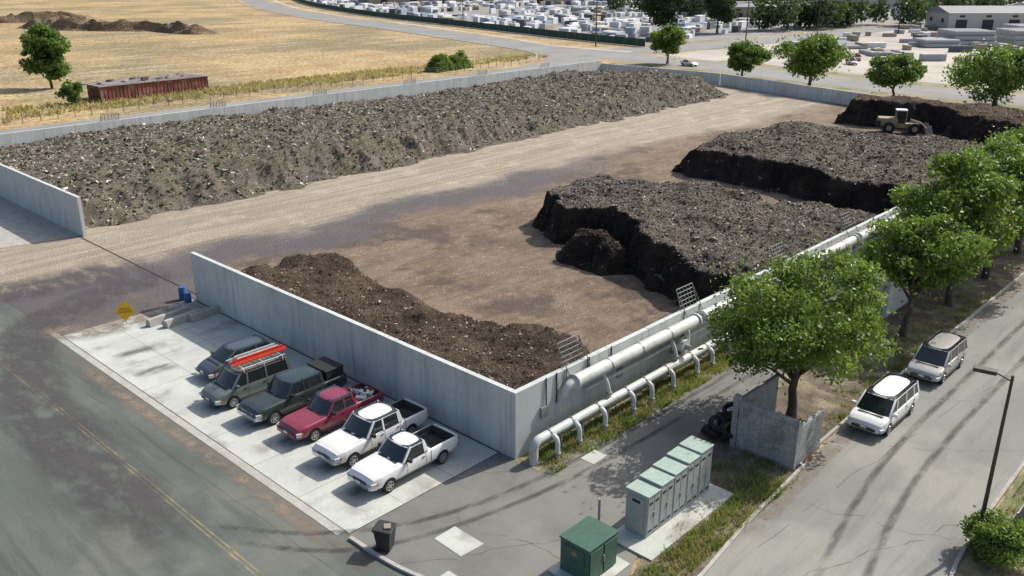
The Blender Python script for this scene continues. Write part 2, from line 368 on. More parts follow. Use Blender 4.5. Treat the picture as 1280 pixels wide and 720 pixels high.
def pile(name,poly,H,res,mat,seed,noise=.5,chips=4000,chipmix=(.3,.4,.25,.05,0),topfn=None,shadeface=True,csize=(.03,.14),green=None,lump=.5,clip=(.34,-.72),darkrng=1.0):
    P=np.array([(p[0],p[1]) for p in poly]);W=[p[2] for p in poly]
    x0,y0=P.min(0)-1;x1,y1=P.max(0)+1
    nx=int((x1-x0)/res)+1;ny=int((y1-y0)/res)+1
    xs=np.linspace(x0,x1,nx);ys=np.linspace(y0,y1,ny)
    Xg,Yg=np.meshgrid(xs,ys,indexing='ij')
    v=VN(seed)
    wx=Xg+v.fbm(Xg,Yg,.35,4)*1.7*min(1,noise*2); wy=Yg+v.fbm(Xg+50,Yg,.35,4)*1.7*min(1,noise*2)
    t=np.full(Xg.shape,1e9);ins=np.zeros(Xg.shape,bool)
    n=len(P)
    for i in range(n):
        a=P[i];b=P[(i+1)%n];e=b-a;L2=e@e
        XX,YY=(Xg,Yg) if W[i]<.45 else (wx,wy)
        u=np.clip(((XX-a[0])*e[0]+(YY-a[1])*e[1])/L2,0,1)
        d=np.hypot(XX-a[0]-u*e[0],YY-a[1]-u*e[1])
        t=np.minimum(t,d/W[i])
        XX,YY=wx,wy
        ins^=((a[1]>YY)!=(b[1]>YY))&(XX<(b[0]-a[0])*(YY-a[1])/(b[1]-a[1]+1e-12)+a[0])
    # keep material against walls filled, never through them
    for i in range(n):
        if W[i]<.45:
            a=P[i];b=P[(i+1)%n];e=(b-a)/np.linalg.norm(b-a);nrm=np.array([-e[1],e[0]])
            sd_=(Xg-a[0])*nrm[0]+(Yg-a[1])*nrm[1]
            ctr=P.mean(0);
            if (ctr-a)@nrm<0: sd_=-sd_
            al=(Xg-a[0])*e[0]+(Yg-a[1])*e[1]; LL=np.linalg.norm(b-a)
            ins|=(sd_>=0)&(sd_<1.6)&(al>.6)&(al<LL-.6)
    ins&=(Xg>clip[0])&(Yg>clip[1])&(Yg<94.7)
    tt=np.clip(t,0,1); prof=tt*tt*(3-2*tt)*.55+tt*.45
    Hh=H*(1+.35*v.fbm(Xg,Yg,.12,3)) if topfn is None else topfn(Xg,Yg)*(1+.18*v.fbm(Xg,Yg,.12,3))
    Z=Hh*prof+(v.fbm(Xg,Yg,1.1,5,.62)*noise*lump+v.fbm(Xg+9,Yg+4,.25,3)*noise)*np.clip(tt*2,0.05,1)
    Z=np.where(ins,np.maximum(Z,.0),-.12)
    V=np.stack([Xg,Yg,Z],-1).reshape(-1,3)
    I=np.arange(nx*ny).reshape(nx,ny)
    F=np.stack([I[:-1,:-1],I[1:,:-1],I[1:,1:],I[:-1,1:]],-1).reshape(-1,4)
    keep=(V[F][:,:,2].max(1)>-.1)&(V[F][:,:,0].min(1)>clip[0]-.02)&(V[F][:,:,1].min(1)>clip[1]-.02); F=F[keep]
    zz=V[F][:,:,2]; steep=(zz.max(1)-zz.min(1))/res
    mi=np.where((steep+RS.uniform(-.35,.35,len(steep))>darkrng)&shadeface,1,0)  # steep cut faces get the dark material: their shade is painted in
    if chips:
        ii=RS.randint(0,len(F),chips*2)
        ctr=V[F[ii]].mean(1)
        ok=ctr[:,2]>.08; ii=ii[ok][:chips]; ctr=ctr[ok][:chips]
        isd=mi[ii]==1
        n=len(ctr); ctr=ctr+RS.uniform(-res/2,res/2,(n,3))*[1,1,0]
        s=csize[0]+(csize[1]-csize[0])*RS.rand(n)**3
        u=RS.normal(size=(n,3));u[:,2]*=.45;u/=np.linalg.norm(u,axis=1)[:,None]
        w_=np.cross(u,RS.normal(size=(n,3))*[.4,.4,1]);w_/=np.linalg.norm(w_,axis=1)[:,None]
        u*=s[:,None];w_*=(s*RS.uniform(.15,.8,n))[:,None]
        ctr[:,2]+=.015+s*.2
        C=np.stack([ctr-u-w_,ctr+u-w_*.6,ctr+u*.8+w_,ctr-u+w_],1).reshape(-1,3)
        CM=RS.choice(5,n,p=chipmix)+2
        CM=np.where(isd&(RS.rand(n)<.8),4,CM)  # most chips on the painted-shade faces are darkened too
        if green is not None:
            for gx,gy,gr in green:
                near=np.hypot((ctr[:,0]-gx)/gr[0],(ctr[:,1]-gy)/gr[1])<RS.uniform(.2,1.1,n)
                CM=np.where(near&(RS.rand(n)<.8),6,CM)
        CF=np.arange(n*4).reshape(n,4)+len(V)
        V=np.vstack([V,C]);F=np.vstack([F,CF]);mi=np.concatenate([mi,CM])
    me=bpy.data.meshes.new(name)
    me.vertices.add(len(V));me.vertices.foreach_set("co",V.ravel().astype('f'))
    me.loops.add(F.size);me.loops.foreach_set("vertex_index",F.ravel().astype('i'))
    me.polygons.add(len(F));me.polygons.foreach_set("loop_start",np.arange(0,F.size,4).astype('i'));me.polygons.foreach_set("loop_total",np.full(len(F),4,'i'))
    me.polygons.foreach_set("material_index",mi.astype('i'))
    me.polygons.foreach_set("use_smooth",(mi<2))
    me.update(calc_edges=True);me.validate()
    for m in (mat,m_dark,m_ch1,m_ch2,m_ch3,m_ch4,m_ch5): me.materials.append(m)
    ob=bpy.data.objects.new(name,me);COL.objects.link(ob);return ob
pile("compost_pile",[(.35,-.7,.3),(10.5,-.7,2.5),(11.6,5,3.5),(10.5,14,3.5),(11,25,3.2),(8,28.5,2.6),(2.5,28.7,1.2),(.35,27.5,.3)],2.5,.12,m_p1,11,.5,10000,(.08,.33,.575,.015,0),shadeface=False,
     topfn=lambda X,Y:2.3+.5*np.sin(Y*.25+1)+np.where(X<3,.3,0),csize=(.02,.10),lump=.5)
pile("compost_pile",[(22.6,-.7,1.6),(22.4,5,1.5),(25.3,8,1.3),(26.3,12,1.2),(29.5,13.5,1.1),(30.5,17.5,1.2),(27.8,20.5,1.3),(30.8,25,1.4),(34.5,28,1.7),(42,27.5,2.2),(46,17,2),(47.5,8,2),(48,-.7,.3)],3.1,.15,m_p2,12,.38,26000,(.20,.46,.315,.025,0),csize=(.03,.13),lump=.75,darkrng=1.05)
pile("compost_heap",[(24.0,12.3,2.4),(26.5,11,2.4),(30,14,2.4),(29.5,18,2.4),(26.5,19.8,2.4),(24.0,17,2.4)],2.4,.13,m_dark,13,.35,2500,(.03,.15,.81,.01,0))
pile("compost_pile",[(57,-.7,1.5),(57.5,6,1.4),(56.5,12,1.4),(58.5,17,1.5),(58.2,23,1.5),(59,29,1.9),(72,30,3),(84,29.5,2.5),(87,16,2.2),(88,-.7,.3)],3.0,.2,m_p2,14,.4,19000,(.17,.45,.36,.02,0),csize=(.04,.18),lump=.8,darkrng=1.0)
pile("compost_pile",[(96,-.7,2.5),(98,8,1.7),(104,14,1.6),(106,20,1.6),(104,30,2),(112,31,2.5),(117,20,2),(112,-.7,.4)],3.6,.28,m_p1,15,.5,5000,(.05,.3,.63,.02,0))
def longtop(X,Y): return 2.7+.4*np.sin(X*.06)-np.clip((Y-74)/20,0,1)*1.3
pile("compost_windrow",[(1.3,54.3,4.5),(40,54.7,5),(70,55.2,5.5),(100,55.8,6),(119,56.3,5),(123,62,5),(124,92,3),(122,94.6,.3),(1.3,94.6,.3)],2.7,.28,m_p3,16,.62,95000,(.31,.385,.235,.05,.02),topfn=longtop,shadeface=False,csize=(.04,.24),green=[(27,58.5,(8,2.8)),(14,62,(5,3)),(22,68,(7,4)),(38,60,(4,2))],lump=.85,clip=(1.2,-1))

# ------------------------------------------------------------------ pipes on the wall
m_pipe=M("painted_duct",(.62,.64,.62),(.54,.56,.54),1.5,.5,.05,10,.01,c3=(.42,.41,.37),s3=.8,lo3=.52,hi3=.75,fine=.08)
m_steel=simple("galvanised_steel",(.35,.36,.36),.5,.5)
m_black=simple("black_rubber",(.03,.03,.032),.7)
def arc(c,p,q,r,n=5):
    out=[]
    for i in range(n+1):
        t=i/n*math.pi/2; out.append(Vector(c)+Vector(p)*math.cos(t)*r+Vector(q)*math.sin(t)*r)
    return out
mb=MB()
yp=-1.5; zp=3.0
for a,b in ((3.9,15.2),(15.9,26.3),(27,37.5),(38.2,49),(49.5,70),(70.5,108)):
    mb.tube([(a,yp,zp),(b,yp,zp)],.36,18,m_pipe)
    for xx in (a,b): mb.tube([(xx-.05,yp,zp),(xx+.05,yp,zp)],.45,18,m_pipe)
    x=a+2.8
    while x<b-1: 
        mb.tube([(x-.035,yp,zp),(x+.035,yp,zp)],.385,18,m_steel)
        mb.box((x,-1.25,zp-.40),(.1,.5,.08),m_steel)
        x+=2.8
    mb.tube([(b-.02,yp,zp),(b+.72,yp,zp)],.22,12,m_pipe)
    # blower casing with motor at the joint
    mb.tube([(b-1.6,yp-.1,zp-1.05),(b-1.6,yp-.45,zp-1.05)],.42,18,m_pipe); mb.tube([(b-1.6,yp-.45,zp-1.05),(b-1.6,yp-.8,zp-1.05)],.17,12,m_steel)
    mb.tube([(b-1.25,yp-.28,zp-1.05),(b-1.2,yp-.2,zp-.2)],.17,10,m_pipe); mb.box((b-1.6,-1.4,zp-1.5),(.9,.75,.07),m_steel)
mb.tube([Vector((3.9,yp,zp)),Vector((3.5,yp,zp)),Vector((3.2,yp,zp-.2)),Vector((3.1,yp,zp-.5))],[.3,.24,.18,.14],14,m_pipe)
mb.build("air_duct_pipe",smooth=35)
mb=MB(); y2=-1.95; z2=1.2; r2=.23
mb.tube([Vector((.35,y2,0)),Vector((.35,y2,.70))]+arc((.8,y2,.75),(-1,0,0),(0,0,1),.45)+[Vector((3,y2,z2)),Vector((107,y2,z2))],r2,14,m_pipe)
mb.tube([(5.2,-1.3,2.05),(107,-1.3,2.05)],.10,10,m_pipe)
x=1.5;k=0
while x<60:
    mb.tube([Vector((x,y2-.05,z2)),Vector((x,y2-.32,z2)),Vector((x,y2-.48,z2-.12)),Vector((x,y2-.55,z2-.35)),Vector((x,y2-.55,-.05))],.13,10,m_pipe)
    mb.tube([(x,y2-.55,.28),(x,y2-.55,.36)],.18,10,m_steel)
    mb.tube([(x-.05,y2,z2),(x+.05,y2,z2)],.28,12,m_steel)
    if k%3==2:
        mb.tube([Vector((x+1.0,y2,z2)),Vector((x+1.0,y2,z2+.5)),Vector((x+1.0,y2+.12,z2+.9)),Vector((x+1.0,yp,zp-.3))],.11,10,m_pipe)
        mb.tube([(x+1.0,y2,z2+.42),(x+1.0,y2,z2+.5)],.17,10,m_steel)
    mb.box((x+.8,y2,z2/2-.15),(.08,.3,z2-.15),m_steel)
    if k%3==0: mb.box((x+.5,-1.12,1.9),(.45,.14,.6),m_steel)
    x+=1.7+.4*(k%3);k+=1
mb.build("drain_pipe",smooth=35)
m_frame=simple("frame_steel",(.19,.20,.19),.6,.3)
def frame(x,y,z,rz=0,w=1.7,h=1.25,tilt=.35):
    mb=MB(); R=Matrix.Rotation(rz,3,'Z')@Matrix.Rotation(-tilt,3,'X')
    T=lambda a,b,c=0: R@Vector((a,c,b))+Vector((x,y,z))
    for i in range(6):
        t=-w/2+w*i/5; mb.tube([T(t,0),T(t,h)],.03,6,m_frame)
    for i in range(6):
        t=h*i/5; mb.tube([T(-w/2,t),T(w/2,t)],.03,6,m_frame)
    Rz=Matrix.Rotation(rz,3,'Z')
    for s in(-1,1):
        mb.tube([T(s*w/2,h),Rz@Vector((s*w/2,-.5,0))+Vector((x,y,z-.4))],.025,6,m_frame)
        mb.tube([Rz@Vector((s*w/2,-.25,-.9))+Vector((x,y,z)),Rz@Vector((s*w/2,-.25,.1))+Vector((x,y,z))],.03,6,m_frame)
    return mb.build("steel_guard_frame")
for x in (4.6,15.4,26.8,37.8,49,60): frame(x,-.85,3.66)
for x in (22,38,56,75,93,111): frame(x,94.9,2.9,math.pi,w=2.4,h=.9,tilt=.1)
mb=MB()
for x in (2.2,3.0,5.6,7.5): mb.tube([(x,-1.08,3.7),(x,-1.12,random.uniform(1.4,2.4))],.035,6,m_black)
mb.build("hanging_hose")

# ------------------------------------------------------------------ vegetation
m_bark=M("bark",(.14,.11,.088),(.085,.067,.053),3,1,.6,12,.03,stretch=(1,1,.3))
L_a=leafmat("foliage_a",(.125,.19,.04),(.19,.27,.065),(.08,.13,.032))
L_b=leafmat("foliage_b",(.11,.18,.045),(.165,.25,.06),(.07,.12,.034))
L_c=leafmat("foliage_dark",(.05,.08,.04),(.075,.105,.05),(.035,.06,.03))
def leaves_mesh(name,ctr,size,mat,parent=None,up=.5):
    n=len(ctr)
    u=RS.normal(size=(n,3));u/=np.linalg.norm(u,axis=1)[:,None]
    nr=RS.normal(size=(n,3))+[0,0,up];w_=np.cross(u,nr);w_/=np.linalg.norm(w_,axis=1)[:,None]+1e-9
    s=(size*RS.uniform(.6,1.3,n))[:,None]
    V=np.stack([ctr-u*s,ctr+w_*s*.55,ctr+u*s,ctr-w_*s*.55],1).reshape(-1,3)
    F=np.arange(n*4).reshape(n,4)
    me=bpy.data.meshes.new(name)
    me.vertices.add(n*4);me.vertices.foreach_set("co",V.ravel().astype('f'))
    me.loops.add(n*4);me.loops.foreach_set("vertex_index",F.ravel().astype('i'))
    me.polygons.add(n);me.polygons.foreach_set("loop_start",np.arange(0,n*4,4).astype('i'));me.polygons.foreach_set("loop_total",np.full(n,4,'i'))
    me.update(calc_edges=True)
    me.materials.append(mat)
    ob=bpy.data.objects.new(name,me);COL.objects.link(ob)
    if parent: ob.parent=parent
    return ob
def tree(name,x,y,h,cw,cb,seed,mat,N=16000,ls=.17,off=(0,0),clumps=None,rc=.13,jag=.2):
    rs=np.random.RandomState(seed); root=empty(name,(x,y,0))
    nC=clumps or 70
    zc=(h+cb)/2;rz=(h-cb)/2*.92
    lobes=rs.normal(size=(9,3));lobes/=np.linalg.norm(lobes,axis=1)[:,None];lw=rs.uniform(-jag,jag*1.3,9)
    C=[]
    while len(C)<nC:
        d=rs.normal(size=3);d/=np.linalg.norm(d)
        r=rs.uniform(.12,1)**.45
        k=.84+sum(lw[i]*max(0,d@lobes[i])**3 for i in range(9))
        p=d*r*k
        sc=1.0
        if p[2]<-.3: sc=1-.35*(-p[2]-.3)
        C.append((p[0]*cw/2*sc+off[0],p[1]*cw/2*sc+off[1],zc+p[2]*rz))
    C=np.array(C)
    R=cw*rc*rs.uniform(.4,1.35,nC)
    pr=R**2/np.sum(R**2)
    idx=rs.choice(nC,N,p=pr)
    g=rs.normal(size=(N,3));g/=np.linalg.norm(g,axis=1)[:,None];g*=(rs.rand(N)**.45)[:,None]
    ctr=C[idx]+g*R[idx][:,None]*[1,1,.62]
    ns=N//12
    st=C[rs.randint(0,nC,ns)]+rs.normal(size=(ns,3))*cw*.085
    ctr=np.vstack([ctr,st])
    leaves_mesh("crown",ctr,ls,mat,root)
    mb=MB()
    tr=cw*.022+.07; top=cb+(h-cb)*.6
    P=[];Rr=[]
    for i in range(8):
        t=i/7; P.append((off[0]*t+rs.uniform(-.12,.12)*(i>0),off[1]*t+rs.uniform(-.12,.12)*(i>0),-.1+t*top)); Rr.append(tr*(1.25 if i==0 else 1)*(1-t*.75))
    mb.tube(P,Rr,9,m_bark)
    order=rs.permutation(nC)[:24]
    for j in order:
        e=Vector(C[j]); t0=min(.92,max(.30,(cb*.75+(e.z-cb)*.35)/top)); 
        k=t0*7;i=int(k);a=Vector(P[i]).lerp(Vector(P[min(i+1,7)]),k-i)
        mid=a.lerp(e,.5)+Vector((rs.uniform(-.3,.3),rs.uniform(-.3,.3),.1*(e-a).length))
        mb.tube([a,mid,e],[tr*.42,tr*.25,tr*.07],6,m_bark,caps=False)
    mb.build("trunk",root,smooth=50)
    return root
tree("street_tree",13.3,-8.9,8.6,9.4,2.0,21,L_a,27000,.125,(.4,.3),110,rc=.115,jag=.28)
tree("street_tree",28.6,-9.0,8.9,8.2,2.6,22,L_a,20000,.135,(.6,-.3),90,rc=.115,jag=.26)
tree("street_tree",36.5,-9.3,11.2,9.2,3.0,23,L_a,19000,.15,(1,.6),85,rc=.125,jag=.26)
tree("street_tree",44.5,-9.3,11.4,9.4,3.0,24,L_b,17000,.16,(.3,0),80,jag=.26)
tree("street_tree",53,-9.3,11.8,9.4,3.0,25,L_a,15000,.17,(0,0),75)
tree("street_tree",62,-9.3,11.0,9,3,26,L_b,12000,.18,(0,0),70)
tree("street_tree",72,-9.2,11,9,3,27,L_a,9000,.2,(0,0),60)
tree("street_tree",83,-9.2,10.5,9,3,28,L_b,7000,.22,(0,0),60)
for i,(x,y,h,c) in enumerate([(157,96,10,10),(145,69,8,9),(137,50,11,14),(136.5,33.8,8,9),(139,17.5,10.5,15)]):
    tree("street_tree",x,y,h,c,1.6,40+i,(L_a,L_b)[i%2],10000,.30,(0,0),60,rc=.15)
tree("field_tree",37.5,158,13.5,8.5,.6,51,L_b,13000,.34,(0,0),60,rc=.2)
tree("field_shrub",31.5,133,4.2,4.5,.3,52,L_b,3000,.25,(0,0),30,rc=.2)
tree("roadside_tree",238,152,23,17,1,53,L_c,11000,.5,(0,0),60,rc=.16)
tree("roadside_tree",251,139,22,14,1,54,L_c,10000,.5,(0,0),60,rc=.16)
tree("roadside_shrub",8.0,-20.6,2.0,2.8,.1,55,L_a,9000,.08,(0,0),50,rc=.17)
tree("roadside_shrub",11.8,-10.0,1.0,1.1,.05,56,L_a,1500,.07,(0,0),20,rc=.2)
C=[]
for i in range(13000):
    t=RS.rand();cx=106+13*t;cy=124.5+2.0*t
    a=RS.rand()*6.283;r=RS.rand()**.5
    hh=(3.2+.8*math.sin(t*9)+.5*math.sin(t*23))*min(1,t*6,(1-t)*6)
    C.append((cx+RS.normal()*.35,cy+math.cos(a)*r*2.4,abs(math.sin(a))*r*hh))
leaves_mesh("hedge",np.array(C),.26,L_a)
m_weed=leafmat("weed_green",(.14,.19,.06),(.21,.25,.09),(.27,.25,.13))
m_dryw=leafmat("weed_dry",(.42,.34,.19),(.34,.28,.15),(.27,.25,.12))
def blades(name,regions,mat,hmin,hmax,width):
    V=[]
    for (x0,x1,y0,y1,n,cl) in regions:
        cx=RS.uniform(x0,x1,cl);cy=RS.uniform(y0,y1,cl)
        k=RS.randint(0,cl,n); px=cx[k]+RS.normal(size=n)*.28; py=np.clip(cy[k]+RS.normal(size=n)*.22,y0,y1)
        a=RS.rand(n)*6.283; h=RS.uniform(hmin,hmax,n); l=RS.normal(size=(n,2))*h[:,None]*.45
        for i in range(n):
            dx=math.cos(a[i])*width;dy=math.sin(a[i])*width
            V+=[(px[i]-dx,py[i]-dy,.02),(px[i]+dx,py[i]+dy,.02),(px[i]+l[i,0]+dx*.3,py[i]+l[i,1]+dy*.3,h[i]),(px[i]+l[i,0]-dx*.3,py[i]+l[i,1]-dy*.3,h[i])]
    n=len(V)//4
    me=bpy.data.meshes.new(name);me.from_pydata(V,[],[(4*i,4*i+1,4*i+2,4*i+3) for i in range(n)]);me.materials.append(mat)
    ob=bpy.data.objects.new(name,me);COL.objects.link(ob)
blades("weeds",[(.5,20,-3.3,-1.4,10000,140),(20,60,-2.5,-1.3,3000,90),(-3,7,-12.0,-10.7,4500,60),(4.6,9,-11.5,-8.5,1200,30),(9,40,-11,-8.8,3500,60),(-8,-3,-12.6,-10.8,1500,30),(5,30,-24,-20,3000,80)],m_weed,.06,.34,.025)
blades("dry_weeds",[(.5,30,-3.2,-1.4,5500,100),(-3,9,-12.0,-10.0,1500,50),(8.5,60,-11,-6.4,2500,80)],m_dryw,.05,.25,.022)
blades("dry_grass_clumps",[(20,104,124,136,7000,1500),(-30,20,121,128,2000,300),(105,150,127,135,1500,260)],m_dryw,.2,.8,.12)

# ------------------------------------------------------------------ cars
m_glass,_nt,_b=_mat("car_glass"); _b.inputs["Base Color"].default_value=(.022,.028,.031,1); _b.inputs["Roughness"].default_value=.05; _b.inputs["Specular IOR Level"].default_value=.9
m_tyre=simple("tyre",(.028,.028,.029),.85); m_rim=simple("alloy_rim",(.45,.45,.46),.35,.7); m_trim=simple("black_trim",(.03,.03,.03),.6)
m_head,_nt,_b=_mat("headlight_glass"); _b.inputs["Base Color"].default_value=(.55,.57,.60,1); _b.inputs["Roughness"].default_value=.08
m_tail=simple("taillight",(.35,.02,.02),.25); m_chrome=simple("chrome",(.6,.61,.62),.2,.9); m_plate=simple("number_plate",(.7,.7,.72),.5); m_amber=simple("indicator",(.6,.22,.03),.3)
m_bedliner=simple("bed_liner",(.07,.07,.07),.8)
def bool_cut(ob,cutters):
    for c in cutters:
        md=ob.modifiers.new("cut",'BOOLEAN'); md.object=c; md.operation='DIFFERENCE'; md.solver='EXACT'
    bpy.context.view_layer.update()
    dg=bpy.context.evaluated_depsgraph_get()
    me=bpy.data.meshes.new_from_object(ob.evaluated_get(dg))
    ob.modifiers.clear(); ob.data=me
    for c in cutters: bpy.data.objects.remove(c,do_unlink=True)
def car(name,loc,yaw,L,W,H,prof,green,wheels,pt,zb=.3,wr=.35,bed=None,pillars=(),kind='car',rails=False,roofmat=None,grille='dark',twin=.80,chrome=False):
    root=empty(name,(loc[0],loc[1],.022),yaw)
    hw0=W/2
    px=[p[0] for p in prof];pz=[p[1] for p in prof]
    zt=lambda x: float(np.interp(x,px,pz))
    def hw(x):
        df=L/2-x;dr=x+L/2
        return hw0*(1-.17*(1-min(df/.75,1))**2.2-.10*(1-min(dr/.5,1))**2.2)
    def zbf(x):
        d=min(L/2-x,x+L/2); return zb+.12*(1-min(d/.5,1))
    xs=sorted(set([round(v,3) for v in list(np.linspace(-L/2,L/2,22))+[L/2-.03,L/2-.1,L/2-.2,-L/2+.03,-L/2+.1]+px]))
    def ring(x,o=0):
        a=zbf(x);t=zt(x);h=t-a;w=hw(x)+o
        return [(w*.86,a),(w*.965,a+.10),(w*.995,a+.3*h),(w,a+.58*h),(w*.985,t-.13),(w*.955,t-.05),(w*.90,t-.012),(w*.6,t+.012+o),(0,t+.028+o)]
    vs=[];fs=[]
    for x in xs:
        h=ring(x); full=h+[(-y,z) for y,z in h[-2::-1]]
        vs+=[(x,y,z) for y,z in full]
    n=17
    for i in range(len(xs)-1):
        for k in range(n):
            a=i*n+k;b=i*n+(k+1)%n; fs.append((a,b,b+n,a+n))
    fs.append(tuple(range(n-1,-1,-1)));fs.append(tuple(range((len(xs)-1)*n,len(xs)*n)))
    mb=MB();mb.add(vs,fs,pt);body=mb.build("body",root)
    bm=bmesh.new();bm.from_mesh(body.data);bmesh.ops.recalc_face_normals(bm,faces=bm.faces[:]);bm.to_mesh(body.data);bm.free()
    cut=[]
    for wx in wheels:
        c=MB();c.tube([(wx,-W,wr),(wx,W,wr)],wr+.065,22,m_trim);cut.append(c.build("cutter",root))
    if bed:
        c=MB();zf=zt(bed[0])-.5;c.box(((bed[0]+bed[1])/2,0,zf+1),(bed[1]-bed[0],W-.26,2),m_trim);cut.append(c.build("cutter",root))
    bool_cut(body,cut); smooth_angle(body.data,28)
    mb=MB(); mb.box((0,0,zb+.12),(L-.5,W-.62,.22),m_trim)
    for wx in wheels: mb.box((wx,0,zb+.3),(wr*2+.3,W-.62,.34),m_trim)
    if bed:
        mb.box(((bed[0]+bed[1])/2,0,zt(bed[0])-.49),(bed[1]-bed[0]-.01,W-.27,.05),m_bedliner)
        for s in (-1,1):
            mb.box(((bed[0]+bed[1])/2,s*(W/2-.145),zt(bed[0])-.25),(bed[1]-bed[0]-.02,.03,.44),m_bedliner)
            mb.box((wheels[1],s*(W/2-.27),zt(bed[0])-.36),(.95,.24,.22),m_bedliner)
        mb.box((bed[0]+.02,0,zt(bed[0])-.25),(.03,W-.3,.44),m_bedliner);mb.box((bed[1]-.02,0,zt(bed[0])-.25),(.03,W-.3,.44),m_bedliner)
    mb.build("underbody",root)
    xf0,xf1,xr1,xr0=green; z0=zt((xf0+xr0)/2)-.03; z1=H-.045
    b0=hw0*.925;b1=hw0*twin
    zfr=zt(xf0)-.02; zrr=zt(xr0)-.02
    mb=MB()
    def gl(z_f,z_r,xf,xr,b): return [(xf-.16,-b,z_f),(xf-.02,-b*.6,z_f),(xf,0,z_f),(xf-.02,b*.6,z_f),(xf-.16,b,z_f),(xr+.08,b,z_r),(xr,b*.6,z_r),(xr,-b*.6,z_r),(xr+.08,-b,z_r)]
    bot=gl(zfr,zrr,xf0,xr0,b0);top=gl(z1,z1,xf1,xr1,b1); nn=9
    mb.add(bot+top,[(k,(k+1)%nn,(k+1)%nn+nn,k+nn) for k in range(nn)]+[tuple(range(nn-1,-1,-1)),tuple(range(nn,2*nn))],m_glass)
    mb.build("windows",root,smooth=25)
    rm=roofmat or pt; mb=MB(); rv=[];rf=[];NX,NY=9,7
    for a in range(NX):
        t=a/(NX-1); x=xf1+.05+(xr1-.02-xf1-.05)*t
        for c in range(NY):
            s=c/(NY-1)*2-1; xx=x-.15*abs(s)**2.5*max(0,1-t*3)
            rv.append((xx,s*(b1+.012),H-.02-.05*abs(s)**3-.035*abs(2*t-1)**4))
    o=len(rv)
    for a in range(NX-1):
        for c in range(NY-1): q=a*NY+c; rf.append((q,q+1,q+NY+1,q+NY))
    border=[c for c in range(NY)]+[a*NY+NY-1 for a in range(1,NX)]+[(NX-1)*NY+c for c in range(NY-2,-1,-1)]+[a*NY for a in range(NX-2,0,-1)]
    for q in border: rv.append((rv[q][0]+(.02 if q<NY else 0),rv[q][1]*1.012,z1-.05))
    for k in range(len(border)): rf.append((border[k],border[(k+1)%len(border)],o+(k+1)%len(border),o+k))
    mb.add(rv,rf,rm)
    def P(xb,zb_,xt,s,oo):
        return Vector((xb,s*(b0+oo),zb_)),Vector((xt,s*(b1+oo),z1))
    for s in (-1,1):
        ps=[(xf0-.16,xf1-.16,.12,zfr),(xr0+.10,xr1+.10,.16,zrr)]+[(a,b,c,z0) for a,b,c in pillars]
        for xb,xt,wd,zz in ps:
            o1,o2=.014,-.06
            v=[]
            for oo in (o2,o1):
                B,T=P(xb,zz,xt,s,oo); v+=[B+Vector((-wd/2,0,0)),B+Vector((wd/2,0,0)),T+Vector((wd/2,0,0)),T+Vector((-wd/2,0,0))]
            mb.hexa(v,rm if zz!=z0 else pt)
        B1=Vector((xf0-.16,s*(b0+.012),zfr+.01));B2=Vector((xr0+.1,s*(b0+.012),zrr+.01))
        mb.tube([B1,B2],.022,5,m_trim)
    mb.build("roof",root,smooth=40)
    mb=MB()
    for wx in wheels:
        for s in (-1,1):
            yo=s*(hw0-.005);yi=s*(hw0-.24)
            mb.tube([(wx,yi,wr),(wx,yi+s*.02,wr),(wx,yo-s*.03,wr),(wx,yo,wr)],[wr-.03,wr,wr,wr-.04],24,m_tyre)
            mb.tube([(wx,yo-s*.02,wr),(wx,yo+s*.006,wr)],wr*.63,20,m_trim)
            mb.tube([(wx,yo-s*.0,wr),(wx,yo+s*.022,wr)],wr*.2,12,m_rim)
            for k in range(6):
                a=k*math.pi/3; R=Matrix.Rotation(a,3,'Y')
                c=R@Vector((wr*.38,0,0)); mb.box((wx+c.x,yo+s*.01,wr+c.z),(wr*.5,.02,wr*.17),m_rim,rot=R)
            ringp=[(wx+math.cos(t*math.pi/10)*wr*.61,yo+s*.008,wr+math.sin(t*math.pi/10)*wr*.61) for t in range(21)]
            mb.tube(ringp,.022,5,m_rim)
    mb.build("wheels",root,smooth=35)
    mb=MB(); xf=L/2;xr=-L/2
    nz=zt(xf-.1)
    for s in (-1,1):
        R=Matrix.Rotation(-s*.32,3,'Z')
        mb.box((xf-.16,s*(hw0*.76),nz-.20),(.26,.42,.19),m_head,rot=R)
        mb.box((xf-.25,s*(hw0*.895),nz-.20),(.20,.10,.15),m_amber,rot=R)
        mb.box((xr+.07,s*(hw0*.80),zt(xr+.2)-.32 if kind=='pickup' else zt(xr+.2)-.18),(.16,.2,.42 if kind=='pickup' else .30),m_tail)
        mb.box((xf0-.42,s*(hw0+.10),zt(xf0)+.12),(.14,.22,.17),pt if kind!='pickup' else m_trim)
        mb.box((xf0-.40,s*(hw0-.02),zt(xf0)+.05),(.06,.2,.05),m_trim)
    gm=m_chrome if grille=='chrome' else m_trim
    mb.box((xf-.055,0,nz-.20),(.13,hw0*1.02,.20),gm)
    for k in range(3): mb.box((xf+.012,0,nz-.26+.06*k),(.02,hw0*.96,.018),m_trim if grille=='chrome' else m_chrome)
    if kind=='pickup':
        bmz=zb+.22
        mb.box((xf+.02,0,bmz),(.16,W*.80,.20),m_chrome if chrome else pt); mb.box((xr-.03,0,bmz),(.14,W*.88,.18),m_chrome)
        for s in(-1,1): mb.box((xf-.13,s*hw0*.87,bmz),(.32,.14,.20),m_chrome if chrome else pt,rz=-s*.5)
        mb.box((xr-.006,0,zt(xr)-.3),(.03,W*.7,.03),m_trim)
    else:
        mb.box((xf-.045,0,zb+.23),(.13,hw0*1.25,.15),m_trim)
    mb.box((xf+(.105 if kind=='pickup' else .03),0,zb+.30),(.02,.32,.13),m_plate)
    mb.box((xr-(.11 if kind=='pickup' else .02),0,zb+.32),(.02,.32,.15),m_plate)
